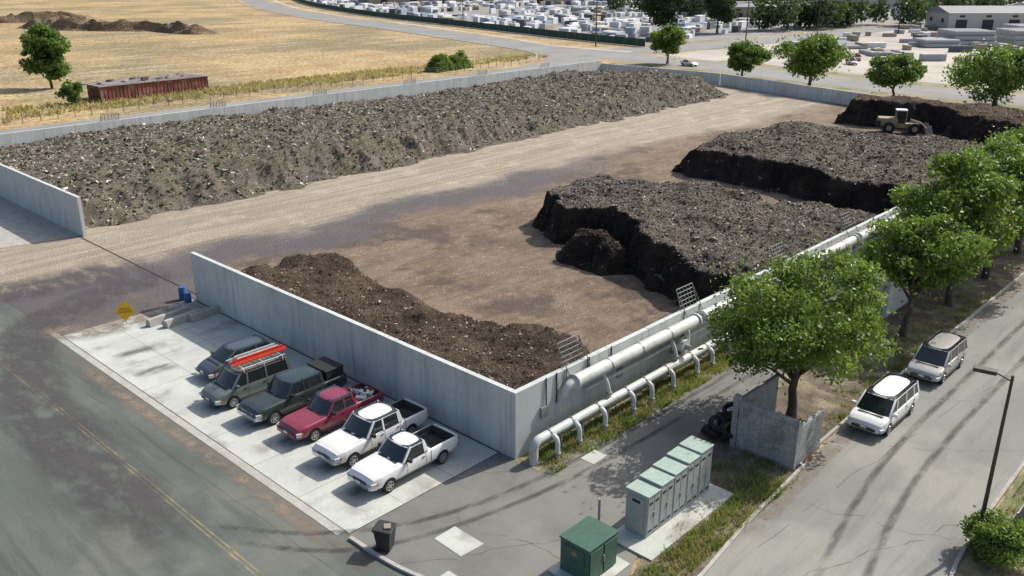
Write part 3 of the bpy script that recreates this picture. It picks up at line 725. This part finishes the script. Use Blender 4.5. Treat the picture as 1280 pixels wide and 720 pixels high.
    mb.box((xf0+.03,0,zt(xf0)+.0),(.16,W*.66,.05),m_trim)
    def seam(x,k0=1,k1=6,wd=.018):
        for s in(-1,1):
            A=ring(x-wd/2,.004);B=ring(x+wd/2,.004)
            for k in range(k0,k1):
                mb.add([(x-wd/2,s*A[k][0],A[k][1]),(x+wd/2,s*B[k][0],B[k][1]),(x+wd/2,s*B[k+1][0],B[k+1][1]),(x-wd/2,s*A[k+1][0],A[k+1][1])],[(0,1,2,3)],m_trim)
    se=[xf0-.35]+[p[0] for p in pillars]
    for x in se: seam(x)
    if bed: seam(bed[1]+.06,wd=.03)
    for x in se[1:]:
        for s in (-1,1): mb.box((x+.16,s*(hw0*.99+.012),zt(x)-.17),(.17,.035,.04),m_trim)
    for s in (-1,1):
        y=hw0*.80
        mb.tube([(xf-.25,s*y*.93,zt(xf-.25)+.003),(xf0+.05,s*y,zt(xf0)+.005)],.008,4,m_trim)
    for s in (-1,1):
        mb.box(((wheels[0]+wheels[1])/2,s*(hw0-.03),zb+.03),(wheels[0]-wheels[1]-2*wr-.2,.07,.08),m_trim)
    if rails:
        for s in (-1,1):
            mb.tube([(xf1-.5,s*b1*.86,H-.02),(xf1-.6,s*b1*.86,H+.045),(xr1+.4,s*b1*.86,H+.045),(xr1+.3,s*b1*.86,H-.03)],.022,6,m_trim)
    mb.build("trim",root,bevel=.012)
    return root,zt
def pk(L,hood=1.10,belt=1.20): return [(-L/2,belt-.01),(-L/2+.1,belt),(.5,belt),(.95,belt-.03),(1.0,hood+.04),(L/2-.5,hood-.02),(L/2-.15,hood-.09),(L/2,hood-.26)]
PW=paint("paint_white",(.78,.78,.76),dirt=.3); PW2=paint("paint_white_b",(.74,.74,.71),dirt=.4); PM=paint("paint_maroon",(.23,.025,.055),.3)
PG=paint("paint_dark_green",(.026,.042,.04),.25,dirt=.15); PV=paint("paint_grey_green",(.16,.20,.185),.35,.3); PS=paint("paint_blue_grey",(.10,.125,.15),.3,.4); PSil=paint("paint_silver",(.50,.49,.46),.3,.4)
yawm=math.pi
car("pickup_truck",(-4.35,2.15),yawm+.02,5.45,1.95,1.74,pk(5.45,1.06,1.13),(1.0,.42,-.62,-.78),(1.75,-1.62),PW,.38,.36,bed=(-2.6,-.92),kind='pickup',pillars=[(-.52,-.50,.07)],chrome=True,grille='chrome')
car("pickup_truck",(-3.95,5.15),yawm+.03,6.0,2.0,1.88,pk(6.0,1.12,1.22),(1.2,.62,-1.15,-1.3),(2.0,-1.75),PW2,.42,.39,bed=(-2.88,-1.45),kind='pickup',pillars=[(-.02,-.02,.1),(-1.05,-1.0,.12)],grille='chrome',chrome=True)
rt,_=car("pickup_truck",(-4.0,8.5),yawm+.02,5.6,1.92,1.76,pk(5.6,1.05,1.13),(1.05,.48,-.85,-1.0),(1.8,-1.65),PM,.38,.36,bed=(-2.68,-1.15),kind='pickup',pillars=[(-.2,-.2,.08)])
mb=MB()
for i in range(26):
    mb.box((random.uniform(-2.5,-1.3),random.uniform(-.65,.65),random.uniform(.8,1.25)),(random.uniform(.2,.8),random.uniform(.1,.3),random.uniform(.08,.25)),random.choice([m_ch1,m_black,m_steel,m_tail,m_ch4]),rot=Matrix.Rotation(random.uniform(0,6),3,'Z')@Matrix.Rotation(random.uniform(-.4,.4),3,'X'))
mb.build("bed_load",rt)
rt,_=car("pickup_truck",(-4.3,11.6),yawm+.03,5.9,2.02,1.9,pk(5.9,1.14,1.24),(1.2,.66,-1.35,-1.45),(1.95,-1.75),PG,.42,.39,bed=(-2.82,-1.6),kind='pickup',pillars=[(-.1,-.1,.1),(-1.25,-1.22,.12)],chrome=True,grille='chrome')
mb=MB();mb.box((-2.2,0,1.35),(1.2,1.75,.75),m_trim);mb.box((-2.2,0,1.76),(1.26,1.8,.06),m_black);mb.build("bed_box",rt,bevel=.03)
minip=lambda L,hd=1.02,bl=1.10:[(-L/2,bl-.12),(-L/2+.12,bl),(.9,bl-.01),(1.5,hd+.03),(L/2-.45,hd-.08),(L/2-.12,hd-.22),(L/2,hd-.36)]
rt,_=car("work_van",(-5.3,14.75),yawm+.0,4.85,1.96,1.86,minip(4.85,1.08,1.14),(1.55,.95,-2.2,-2.34),(1.45,-1.45),PV,.32,.35,pillars=[(.45,.40,.1),(-.75,-.75,.1)],twin=.84)
m_red=simple("red_fibreglass",(.75,.07,.03),.5); m_rack=simple("white_rack",(.7,.7,.68),.5)
mb=MB()
for x in (.55,-.7,-1.9):
    mb.tube([(x,-.85,1.84),(x,-.8,2.05),(x,.8,2.05),(x,.85,1.84)],.025,6,m_rack)
for s in(-.8,.8): mb.tube([(.7,s,2.05),(-2.1,s,2.05)],.022,6,m_rack)
mb.build("roof_rack",rt)
mb=MB()
for yy,zz,x0,x1,mm in ((.1,2.13,.9,-2.5,m_red),(-.42,2.11,.5,-2.3,m_rack)):
    for s in(-.21,.21): mb.box(((x0+x1)/2,yy+s,zz),(x0-x1,.05,.10),mm)
    for s in(-.17,.17): mb.box(((x0+x1)/2-.1,yy+s,zz+.1),(x0-x1-.2,.04,.08),mm)
    x=x0-.15
    while x>x1: mb.tube([(x,yy-.2,zz),(x,yy+.2,zz)],.025,6,m_steel if mm==m_rack else m_red); x-=.3
mb.build("ladder",rt)
car("parked_car",(-3.95,18.2),yawm,4.5,1.8,1.55,[(-2.25,.86),(-2.1,.98),(.9,1.0),(1.35,.98),(1.8,.86),(2.15,.70),(2.25,.58)],(1.45,.5,-1.75,-2.15),(1.38,-1.35),PS,.26,.33,pillars=[(.1,.0,.08),(-.95,-.95,.08)],twin=.76)
WV=paint("paint_white_van",(.80,.80,.79),dirt=.15)
car("minivan",(16.55,-12.5),yawm,5.15,1.98,1.75,minip(5.15,1.0,1.08),(1.75,.85,-2.3,-2.52),(1.6,-1.48),WV,.28,.34,pillars=[(.62,.5,.09),(-.65,-.68,.09),(-1.7,-1.68,.09)],rails=True,twin=.82,grille='chrome')
car("minivan",(24.7,-12.45),yawm,5.1,1.95,1.76,minip(5.1,1.0,1.08),(1.72,.8,-2.25,-2.45),(1.55,-1.45),PSil,.28,.34,pillars=[(.6,.5,.09),(-.65,-.68,.09),(-1.7,-1.68,.09)],rails=True,twin=.82)
sed=[(-2.3,.78),(-2.2,.95),(-1.5,1.0),(.9,.97),(1.4,.9),(2.1,.72),(2.3,.55)]
car("parked_car",(156.5,89.5),math.radians(255),4.6,1.8,1.45,sed,(1.2,.4,-1.0,-1.8),(1.4,-1.4),PW,.26,.33,pillars=[(-.2,-.2,.08)],twin=.74)
for i,(x,y,c) in enumerate([(188,72,PG),(192,69,PW),(196,66,PM),(200,72,PW),(197,80,PS),(204,78,PW),(186,63,PSil),(190,58,PG)]):
    car("parked_car",(x,y),math.radians(200+i*3),4.7,1.85,1.6,sed,(1.2,.4,-1.5,-2.0),(1.4,-1.4),c,.28,.34,pillars=[(-.2,-.2,.08)],twin=.78)

# ------------------------------------------------------------------ utility cabinets etc
m_cab=simple("cabinet_grey",(.35,.375,.365),.55,0,.1); m_cabt=simple("cabinet_top_green",(.36,.45,.39),.5); m_tg=simple("transformer_green",(.06,.125,.095),.45,0,.15)
mb=MB()
x=-.95;wd=[.95,1.0,1.05,1.0,1.05]
for i,wv in enumerate(wd):
    hh=[2.0,2.12,2.2,2.3,2.38][i]
    mb.box((x+wv/2,-8.95,.1+hh/2),(wv-.02,1.1,hh),m_cab)
    mb.box((x+wv/2,-8.95,.1+hh+.035),(wv-.005,1.2,.07),m_cabt)
    for k in (0,1):
        mb.box((x+wv*(.27+.46*k),-9.51,.12+hh/2),(wv*.42,.025,hh-.22),m_cab)
        mb.box((x+wv*(.27+.46*k),-9.525,hh-.25),(wv*.26,.02,.12),m_trim)
        mb.box((x+wv*(.27+.46*k),-9.53,.4),(wv*.26,.02,.10),m_trim)
    mb.box((x+wv*.5,-9.54,1.15),(.05,.05,.22),m_steel)
    x+=wv
mb.box((-.965,-8.95,1.1),(.025,.8,1.7),m_cab); mb.box((-.98,-8.95,1.75),(.02,.4,.15),m_trim)
mb.build("electrical_cabinet",bevel=.012)
mb=MB();mb.box((1.35,-9.35,.06),(6.6,2.3,.1),m_pad);mb.box((-4.0,-8.9,.06),(2.6,2.2,.1),m_pad);mb.build("equipment_plinth",bevel=.02)
mb=MB();mb.box((-4.0,-8.85,.86),(1.8,1.45,1.5),m_tg);mb.box((-4.0,-8.85,1.65),(1.88,1.53,.08),m_tg)
mb.box((-4.45,-9.6,.85),(.8,.03,1.3),m_tg);mb.box((-3.55,-9.6,.85),(.8,.03,1.3),m_tg);mb.box((-4.0,-9.63,.9),(.06,.05,.3),m_steel)
mb.box((-4.92,-8.85,1.1),(.03,1.0,.7),m_tg); mb.box((-4.94,-8.85,1.2),(.012,.28,.2),m_yel)
mb.box((-2.95,-8.85,.5),(.3,1.0,.7),m_tg)
mb.build("transformer_box",bevel=.025)
mb=MB();mb.tube([(-1.6,-7.5,0),(-1.6,-7.5,1.5)],.06,10,m_steel);mb.build("bollard",smooth=40)
m_bin=simple("bin_plastic",(.04,.043,.045),.5)
mb=MB();r0,r1=.23,.32
mb.hexa([(-r0,-r0,.05),(r0,-r0,.05),(r0,r0,.05),(-r0,r0,.05),(-r1,-r1,.98),(r1,-r1,.98),(r1,r1,.98),(-r1,r1,.98)],m_bin)
mb.hexa([(-.36,-.36,.98),(.36,-.36,.98),(.36,.36,.98),(-.36,.36,.98),(-.34,-.34,1.03),(.34,-.34,1.03),(.34,.34,1.08),(-.34,.34,1.08)],m_bin)
mb.tube([(-.3,.38,1.0),(.3,.38,1.0)],.025,6,m_bin)
for s in(-.26,.26): mb.tube([(s-.04,.26,.11),(s+.04,.26,.11)],.11,12,m_black)
mb.box((0,-.1,1.09),(.3,.25,.04),m_ch2,rz=.4)
b=mb.build("wheelie_bin",bevel=.015);b.location=(-8.85,-1.95,.02);b.rotation_euler=(0,0,.5);b.scale=(1.15,1.15,1.05)
m_blk=M("block_grey",(.35,.36,.35),(.29,.30,.29),1.2,.95,.2,12,.02,c3=(.22,.22,.21),s3=.8)
mb=MB()
mb.box((8.55,-9.9,1.3),(.25,3.2,2.7),m_blk);mb.box((10.6,-8.25,1.3),(3.8,.22,2.7),m_blk);mb.box((10.0,-11.35,1.1),(2.6,.2,2.2),m_blk)
mb.box((8.40,-9.0,1.3),(.03,1.2,2.2),m_blk);mb.box((8.40,-10.6,1.3),(.03,1.5,2.2),m_blk)
mb.box((8.5,-8.2,1.45),(.3,.3,2.95),m_blk)
mb.build("concrete_enclosure",bevel=.015)
mb=MB()
for i in range(20):
    cx=9.0+random.uniform(-.9,2.2);cy=-7.3+random.uniform(-.6,.4);cz=.15+.22*(i%5)
    R=Matrix.Rotation(random.uniform(-.5,.5),3,'X')@Matrix.Rotation(random.uniform(-.5,.5),3,'Y')
    pts=[R@Vector((math.cos(t*math.pi/8)*.36,math.sin(t*math.pi/8)*.36,0))+Vector((cx,cy,cz)) for t in range(17)]
    mb.tube(pts,.13,7,m_tyre,caps=False)
mb.build("tyre_stack",smooth=50)
m_bronze=simple("bronze_paint",(.08,.07,.06),.5,.3)
root=empty("street_lamp",(8.5,-19.75,0))
mb=MB();mb.tube([(0,0,0),(0,0,.6)],.22,14,m_kerb);mb.tube([(0,0,.6),(0,0,7.85)],[.095,.06],10,m_bronze);mb.tube([(0,0,7.6),(-.1,.5,7.8),(-.2,.95,7.85)],.035,8,m_bronze);mb.box((0,0,.63),(.3,.3,.04),m_bronze);mb.build("pole",root,smooth=40)
mb=MB();mb.box((-.22,.95,7.85),(.36,.85,.16),m_bronze,rz=.2);mb.box((-.22,.95,7.76),(.26,.5,.03),m_head,rz=.2);mb.build("lamp_head",root,bevel=.03)
m_fg=simple("green_screen",(.03,.05,.045),.8)
mb=MB()
for i in range(12):
    x=8.9+i*1.6
    mb.tube([(x,-20.9,0),(x,-20.9,1.9)],.04,6,m_steel)
    if i<11: mb.box((x+.8,-20.9,.95),(1.5,.03,1.6),m_fg)
mb.tube([(8.9,-20.9,1.85),(26.5,-20.9,1.85)],.03,6,m_steel)
mb.build("chain_link_fence")
mb=MB()
for k in range(7): mb.tube([(15.5+k*.45,-20.3,0),(15.5+k*.45,-20.3,2.1)],.025,6,m_chrome)
for z in (.2,1.1,2.1): mb.tube([(15.5,-20.3,z),(18.2,-20.3,z)],.03,6,m_chrome)
mb.build("steel_gate")
m_blue=simple("blue_plastic",(.05,.13,.33),.45)
for loc,sc in (((-.55,31.5,.02),(1,1,1)),((-.6,30.75,.02),(.85,.85,.7))):
    mb=MB();mb.tube([(0,0,0),(0,0,.08),(0,0,.3),(0,0,.32),(0,0,.6),(0,0,.62),(0,0,.9),(0,0,.98)],[.28,.30,.3,.315,.315,.3,.29,.26],18,m_blue);b=mb.build("blue_barrel",smooth=40);b.location=loc;b.scale=sc
mb=MB()
for (x,y,L_,rz) in ((-3.1,28.6,3.2,.12),(-1.0,27.3,2.6,.1),(-2.6,27.6,2.8,.15)):
    R=Matrix.Rotation(rz,3,'Z')
    V=[R@Vector(p)+Vector((x,y,.02)) for p in ((-L_/2,-.3,0),(L_/2,-.3,0),(L_/2,.3,0),(-L_/2,.3,0),(-L_/2,-.17,.5),(L_/2,-.17,.5),(L_/2,.17,.5),(-L_/2,.17,.5))]
    mb.hexa(V,m_kerb)
mb.build("concrete_barrier",bevel=.03)
m_sy=simple("sign_yellow",(.80,.46,.03),.5)
root=empty("warning_sign",(-5.5,29.9,0)); root.rotation_euler=(math.radians(-18),0,math.radians(-28))
mb=MB();R=Matrix.Rotation(math.pi/4,3,'Y')
mb.box((0,0,.95),(1.0,.02,1.0),m_sy,rot=R)
mb.tube([(0,.05,0),(0,.05,1.5)],.03,6,m_steel)
for a in (-.4,.4): mb.tube([(0,.06,.35),(a,.1,.0)],.02,6,m_steel)
mb.tube([(0,.05,1.0),(0,.75,.22)],.02,6,m_steel)
mb.build("sign_board",root)
tc=bpy.data.curves.new("sign_text",'FONT');tc.body="TRUCK\nCROSSING";tc.size=.2;tc.align_x='CENTER';tc.extrude=.003;tc.materials.append(m_trim)
to=bpy.data.objects.new("sign_text",tc);COL.objects.link(to);to.parent=root;to.location=(0,-.016,1.0);to.rotation_euler=(math.pi/2,0,0)

# ------------------------------------------------------------------ wheel loader
m_ly=simple("loader_tan",(.36,.30,.19),.6)
root=empty("wheel_loader",(102.6,19.5,.02),math.radians(-63)); mb=MB()
mb.box((-1.9,0,1.55),(2.6,1.9,1.2),m_ly);mb.box((-3.1,0,1.3),(.5,2.2,.9),m_trim);mb.box((0,0,1.1),(1.6,1.3,.7),m_ly);mb.box((1.5,0,1.0),(1.6,1.1,.9),m_ly)
mb.build("chassis",root,bevel=.08)
mb=MB();mb.hexa([(-.9,-.75,1.6),(.6,-.75,1.6),(.6,.75,1.6),(-.9,.75,1.6),(-.8,-.7,3.2),(.4,-.7,3.2),(.4,.7,3.2),(-.8,.7,3.2)],m_glass);mb.box((-.2,0,3.27),(1.5,1.6,.14),m_rack)
for a in(-.85,.5):
    for s in(-.73,.73): mb.tube([(a,s,1.6),(a,s,3.2)],.06,6,m_ly)
mb.build("cab",root)
mb=MB()
for a in(-1.7,1.7):
    for s in(-1.1,1.1):
        mb.tube([(a,s-.3,.8),(a,s-.25,.8),(a,s+.25,.8),(a,s+.3,.8)],[.7,.8,.8,.7],18,m_tyre);mb.tube([(a,s-.32,.8),(a,s+.32,.8)],.38,12,m_ly)
mb.build("wheels",root,smooth=40)
mb=MB()
for s in(-.45,.45): mb.tube([(1.2,s,1.9),(2.6,s,1.5),(3.4,s,.8)],.14,6,m_ly)
for q in range(6):
    a0=-math.pi*.55+q*.35;a1=a0+.35
    mb.box((3.7-.6*math.cos((a0+a1)/2)*.9,0,.8+.6*math.sin((a0+a1)/2)),(.08,2.9,.28),m_steel,rot=Matrix.Rotation(math.pi/2-(a0+a1)/2+math.pi/2,3,'Y'))
for s in(-1.45,1.45): mb.hexa([(3.1,s-.03,.3),(4.2,s-.03,.2),(4.2,s+.03,.2),(3.1,s+.03,.3),(3.2,s-.03,1.4),(3.8,s-.03,1.4),(3.8,s+.03,1.4),(3.2,s+.03,1.4)],m_steel)
mb.build("bucket",root)

# ------------------------------------------------------------------ background
ribbon("back_road",[(-120,108),(0,109),(80,109.5),(125,111),(150,120),(165,140)],13,.012,m_asph3)
ribbon("back_path_pavement",[(-120,100),(0,99.8),(120,100),(135,104)],3.2,.024,m_paved)
ribbon("main_road",[(150,-200),(149,-40),(150,30),(155,62),(162,95),(166,140),(176,178),(193,239),(212,315),(250,420),(310,540),(420,760)],15,.016,m_asph3)
ribbon("cross_road",[(166,128),(185,120),(230,113),(320,108),(500,110)],16,.020,m_asph3)
ribbon("kerb",[(114,120),(135,124),(150,132),(158,146),(168,180),(184,240),(203,317),(240,422),(300,545)],.5,.14,m_kerb,h=.15)
ribbon("roadside_pavement",[(175,120),(176,150),(187,178),(204,237),(223,313),(262,418),(325,540)],2.5,.03,m_paved)
sheet("storage_yard_ground",[(192,134),(196,168),(213,236),(232,312),(272,418),(340,545),(900,545),(900,120),(330,118),(230,123)],.008,m_store)
sheet("lot_ground",[(159,-200),(159,30),(164,62),(171,95),(175,110),(230,104),(320,99),(900,100),(900,-200)],.008,m_paved)
sheet("roadside_verge_ground",[(114,-2),(132,66),(131,96),(138,105),(154,108),(153.5,94),(147.5,64),(142,30),(141,-40),(114,-40)],.006,m_verge)
ribbon("lot_verge_ground",[(161,-100),(161,30),(166,60),(172,90)],5,.014,m_verge)
m_fence=simple("fence_green",(.05,.095,.07),.8)
P=smoothpts([(190,126),(194,150),(199,172),(215,236),(234,312),(275,418),(343,545)],5)
mb=MB()
for a,b in zip(P[:-1],P[1:]):
    d=b-a; mb.box(((a.x+b.x)/2,(a.y+b.y)/2,1.2),(d.length,.08,2.2),m_fence,rz=math.atan2(d.y,d.x)); mb.tube([(a.x,a.y,0),(a.x,a.y,2.6)],.08,5,m_steel)
mb.build("screened_fence")
mb=MB()
for i in range(60):
    x=-20+i*2.6; mb.tube([(x,119.5+.02*i,0),(x,119.5+.02*i,1.5)],.05,5,m_bark)
for z in(.5,1.0,1.45): mb.tube([(-20,119.5,z),(136,120.7,z)],.02,4,m_steel)
mb.build("wire_fence")
m_w1=simple("wrap_white",(.74,.75,.76),.6);m_w2=simple("wrap_grey",(.42,.44,.46),.7);m_w3=simple("wrap_tan",(.42,.35,.26),.8);m_w4=simple("wrap_dark",(.12,.13,.14),.7);m_w5=simple("wrap_blue",(.28,.36,.46),.7)
mb=MB()
vv=VN(5)
for i in range(2600):
    x=random.uniform(200,460);y=random.uniform(135,520)
    yy=np.interp(y,[126,172,236,312,418,545],[195,205,221,241,282,350])
    if x<yy+3: continue
    x=round(x/7)*7+random.uniform(-1.8,1.8)
    if vv(np.array([x*.03]),np.array([y*.03]))[0]<-.18: continue
    s=random.uniform(.6,1.3)
    mb.box((x,y,1.0*s),(random.choice([2.4,3,4.5,7]),random.choice([1.2,2.4,3.6]),2.0*s),random.choices([m_w1,m_w2,m_w3,m_w4,m_w5],[.5,.2,.12,.12,.06])[0],rz=random.choice([0,0,.1])+.25)
mb.build("pallet_stacks")
m_cp=simple("concrete_pipe_grey",(.42,.42,.42),.9)
mb=MB()
for cx,cy,rows,n,r,L_ in ((262,62,3,9,.8,12),(276,50,3,9,.8,12),(250,66,2,8,.6,10),(228,86,1,12,.5,12),(236,92,1,12,.5,12),(216,68,1,9,.5,9),(300,55,3,8,.8,12)):
    for q in range(rows):
        for k in range(n-q):
            off=(k-(n-q)/2)*r*2.05
            d=Vector((.69,-.72,0));e=Vector((.72,.69,0)); c=Vector((cx,cy,r+q*r*1.75))+e*off
            mb.tube([c-d*L_/2,c+d*L_/2],r,9,m_cp)
mb.build("concrete_pipe_stack",smooth=40)
m_rust=M("rusty_red",(.25,.09,.065),(.15,.07,.055),.6,.8,.1,6,.02,c3=(.30,.17,.13),s3=.5,stretch=(1,1,.2))
m_roofg=M("roof_grey",(.36,.32,.29),(.25,.22,.20),.3,.8,.1,6,.02)
def corr(mb,x0,x1,y,z0,z1,mat,step=.28,dep=.05,axis='x'):
    n=int((x1-x0)/step)
    for i in range(n):
        if i%2==0:
            c=x0+(i+.5)*step
            if axis=='x': mb.box((c,y,(z0+z1)/2),(step*.9,dep*2,z1-z0),mat)
            else: mb.box((y,c,(z0+z1)/2),(dep*2,step*.9,z1-z0),mat)
root=empty("storage_container_shed",(36.3,132.3,0),math.radians(3))
mb=MB();mb.box((10.4,2.5,1.3),(20.8,5,2.6),m_rust);corr(mb,0,20.8,-.02,.15,2.5,m_rust,.35);corr(mb,0,5,-.02,.15,2.5,m_rust,.35,axis='y')
for x in(0,6.9,13.8,20.8): mb.box((x,-.06,1.3),(.18,.14,2.62),m_rust)
mb.build("walls",root)
mb=MB();mb.box((10.4,3.5,2.68),(21.4,7.6,.12),m_roofg);corr(mb,-.2,21,3.5,2.74,2.8,m_roofg,.5,3.7)
for i in range(14): mb.box((random.uniform(1,20),random.uniform(1,6),2.95),(random.uniform(.5,2),random.uniform(.3,1),.25),random.choice([m_bark,m_steel,m_roofg]),rz=random.random())
mb.build("roof",root)
m_berm=M("berm_soil",(.26,.18,.11),(.16,.115,.075),.15,1,.8,1.2,.5,c3=(.38,.29,.16),s3=.08)
def berm(name,p0,p1,w,h,seed):
    v=VN(seed); a=np.array(p0);b=np.array(p1);L_=np.linalg.norm(b-a);d=(b-a)/L_;nn=np.array([-d[1],d[0]])
    n=int(L_/1.0);vs=[];fs=[];m_=15
    for i in range(n+1):
        for k in range(m_):
            s=k/(m_-1)*2-1; c=a+d*L_*i/n+nn*s*w+nn*float(v(np.array([i*.05]),np.array([1.]))[0])*w*1.6
            z=h*(1-s*s)*(1+1.1*float(v.fbm(np.array([i*.12]),np.array([k*.5]),1,3)[0]))*min(1,i/8,(n-i)/8)-.1
            vs.append((c[0],c[1],z))
    for i in range(n):
        for k in range(m_-1): q=i*m_+k; fs.append((q,q+1,q+m_+1,q+m_))
    mb=MB();mb.add(vs,fs,m_berm);mb.build(name,smooth=60)
berm("dirt_berm_hill",(97,345),(133,262),5,2.6,71); berm("dirt_berm_hill",(60,470),(128,350),6,2.6,72)
m_bw=simple("building_wall_pale",(.52,.5,.45),.9);m_br=simple("building_roof_light",(.55,.55,.54),.7);m_bd=simple("building_dark_opening",(.05,.05,.06),.6);m_bt=simple("building_wall_tan",(.36,.30,.22),.9);m_br2=simple("building_roof_grey",(.28,.29,.3),.7)
def shed(name,x,y,L_,D,h,rz,wm,rm,pitch=.12,doors=4):
    root=empty(name,(x,y,0),rz); mb=MB();mb.box((0,0,h/2),(L_,D,h),wm);mb.build("walls",root)
    mb=MB();r=D/2*pitch*2
    mb.add([(-L_/2-.4,-D/2-.4,h+.02),(L_/2+.4,-D/2-.4,h+.02),(L_/2+.4,0,h+r),(-L_/2-.4,0,h+r),(L_/2+.4,D/2+.4,h+.02),(-L_/2-.4,D/2+.4,h+.02)],[(0,1,2,3),(3,2,4,5),(0,3,5),(1,4,2)],rm);mb.build("roof",root)
    mb=MB()
    for i in range(doors):
        c=-L_/2+L_*(i+.5)/doors
        mb.box((c,-D/2-.03,h*.32),(min(4,L_/doors*.5),.08,h*.62),m_bd);mb.box((c,-D/2-.03,h*.82),(min(2,L_/doors*.3),.08,h*.12),m_bd)
    for i in range(max(2,int(D/8))):
        mb.box((-L_/2-.03,-D/2+D*(i+.5)/max(2,int(D/8)),h*.55),(.08,1.8,1.4),m_bd)
    mb.build("doors",root)
B_=math.radians(-46)
shed("warehouse_building",338,78,38,18,6,B_,m_bw,m_br2); shed("warehouse_building",395,60,50,20,6,B_,m_bw,m_br)
shed("warehouse_building",322,160,34,16,6,B_,m_bt,m_br2); shed("warehouse_building",360,200,60,24,7,B_,m_bw,m_br)
shed("warehouse_building",330,385,70,22,6,math.radians(-20),m_bt,m_br2);shed("warehouse_building",410,330,80,26,7,math.radians(-30),m_bw,m_br)
shed("warehouse_building",470,150,70,30,8,B_,m_bw,m_br);shed("warehouse_building",440,-10,60,26,7,B_,m_bt,m_br)
shed("warehouse_building",520,60,90,30,8,B_,m_bw,m_br);shed("warehouse_building",480,250,90,30,8,B_,m_bt,m_br2);shed("warehouse_building",400,470,90,30,8,B_,m_bw,m_br)
mb=MB()
for i in range(240):
    x=random.uniform(200,420);y=random.uniform(-20,100)
    if 255<x<310 and 40<y<72: continue
    mb.box((x,y,.6),(random.uniform(1.5,6),random.uniform(1,2.5),random.uniform(.8,2.4)),random.choice([m_w1,m_w2,m_w3,m_w4,m_cp,m_bt]),rz=B_+random.choice([0,1.57]))
mb.build("stored_materials")
C=[]
for i in range(170):
    if i<95: x,y=random.uniform(560,900),random.uniform(-50,420)
    elif i<120: x,y=random.uniform(380,560),random.uniform(110,128)
    elif i<140: x,y=random.uniform(270,330),random.uniform(118,135)
    else: x,y=random.uniform(330,360),random.uniform(100,260)
    h=random.uniform(7,14);r=h*.45
    g=RS.normal(size=(260,3));g/=np.linalg.norm(g,axis=1)[:,None];g*=(RS.rand(260)**.4)[:,None]
    C.append(g*[r,r,h*.45]+[x,y,h*.5])
leaves_mesh("distant_trees",np.vstack(C),.95,L_c)
m_wood=simple("pole_wood",(.10,.075,.055),.9)
def upole(x,y,h=13):
    mb=MB();mb.tube([(x,y,0),(x,y,h)],[.2,.13],8,m_wood);mb.box((x,y,h-.8),(.15,2.6,.15),m_wood,rz=.7);mb.box((x,y,h-2.2),(.15,2.2,.13),m_wood,rz=.7)
    mb.build("utility_pole")
for q in ((181,137),(210,105),(243,99),(290,92),(226,240)): upole(*q)
mb=MB()
for a,b in (((181,137),(210,105)),((210,105),(243,99)),((243,99),(290,92))):
    for o in(-1.1,0,1.1):
        mb.tube([(a[0]+(b[0]-a[0])*t/8+o*.6,a[1]+(b[1]-a[1])*t/8+o*.6,12.3-1.0*math.sin(math.pi*t/8)) for t in range(9)],.03,3,m_trim,caps=False)
mb.build("power_cable")
print("objects",len(bpy.data.objects))
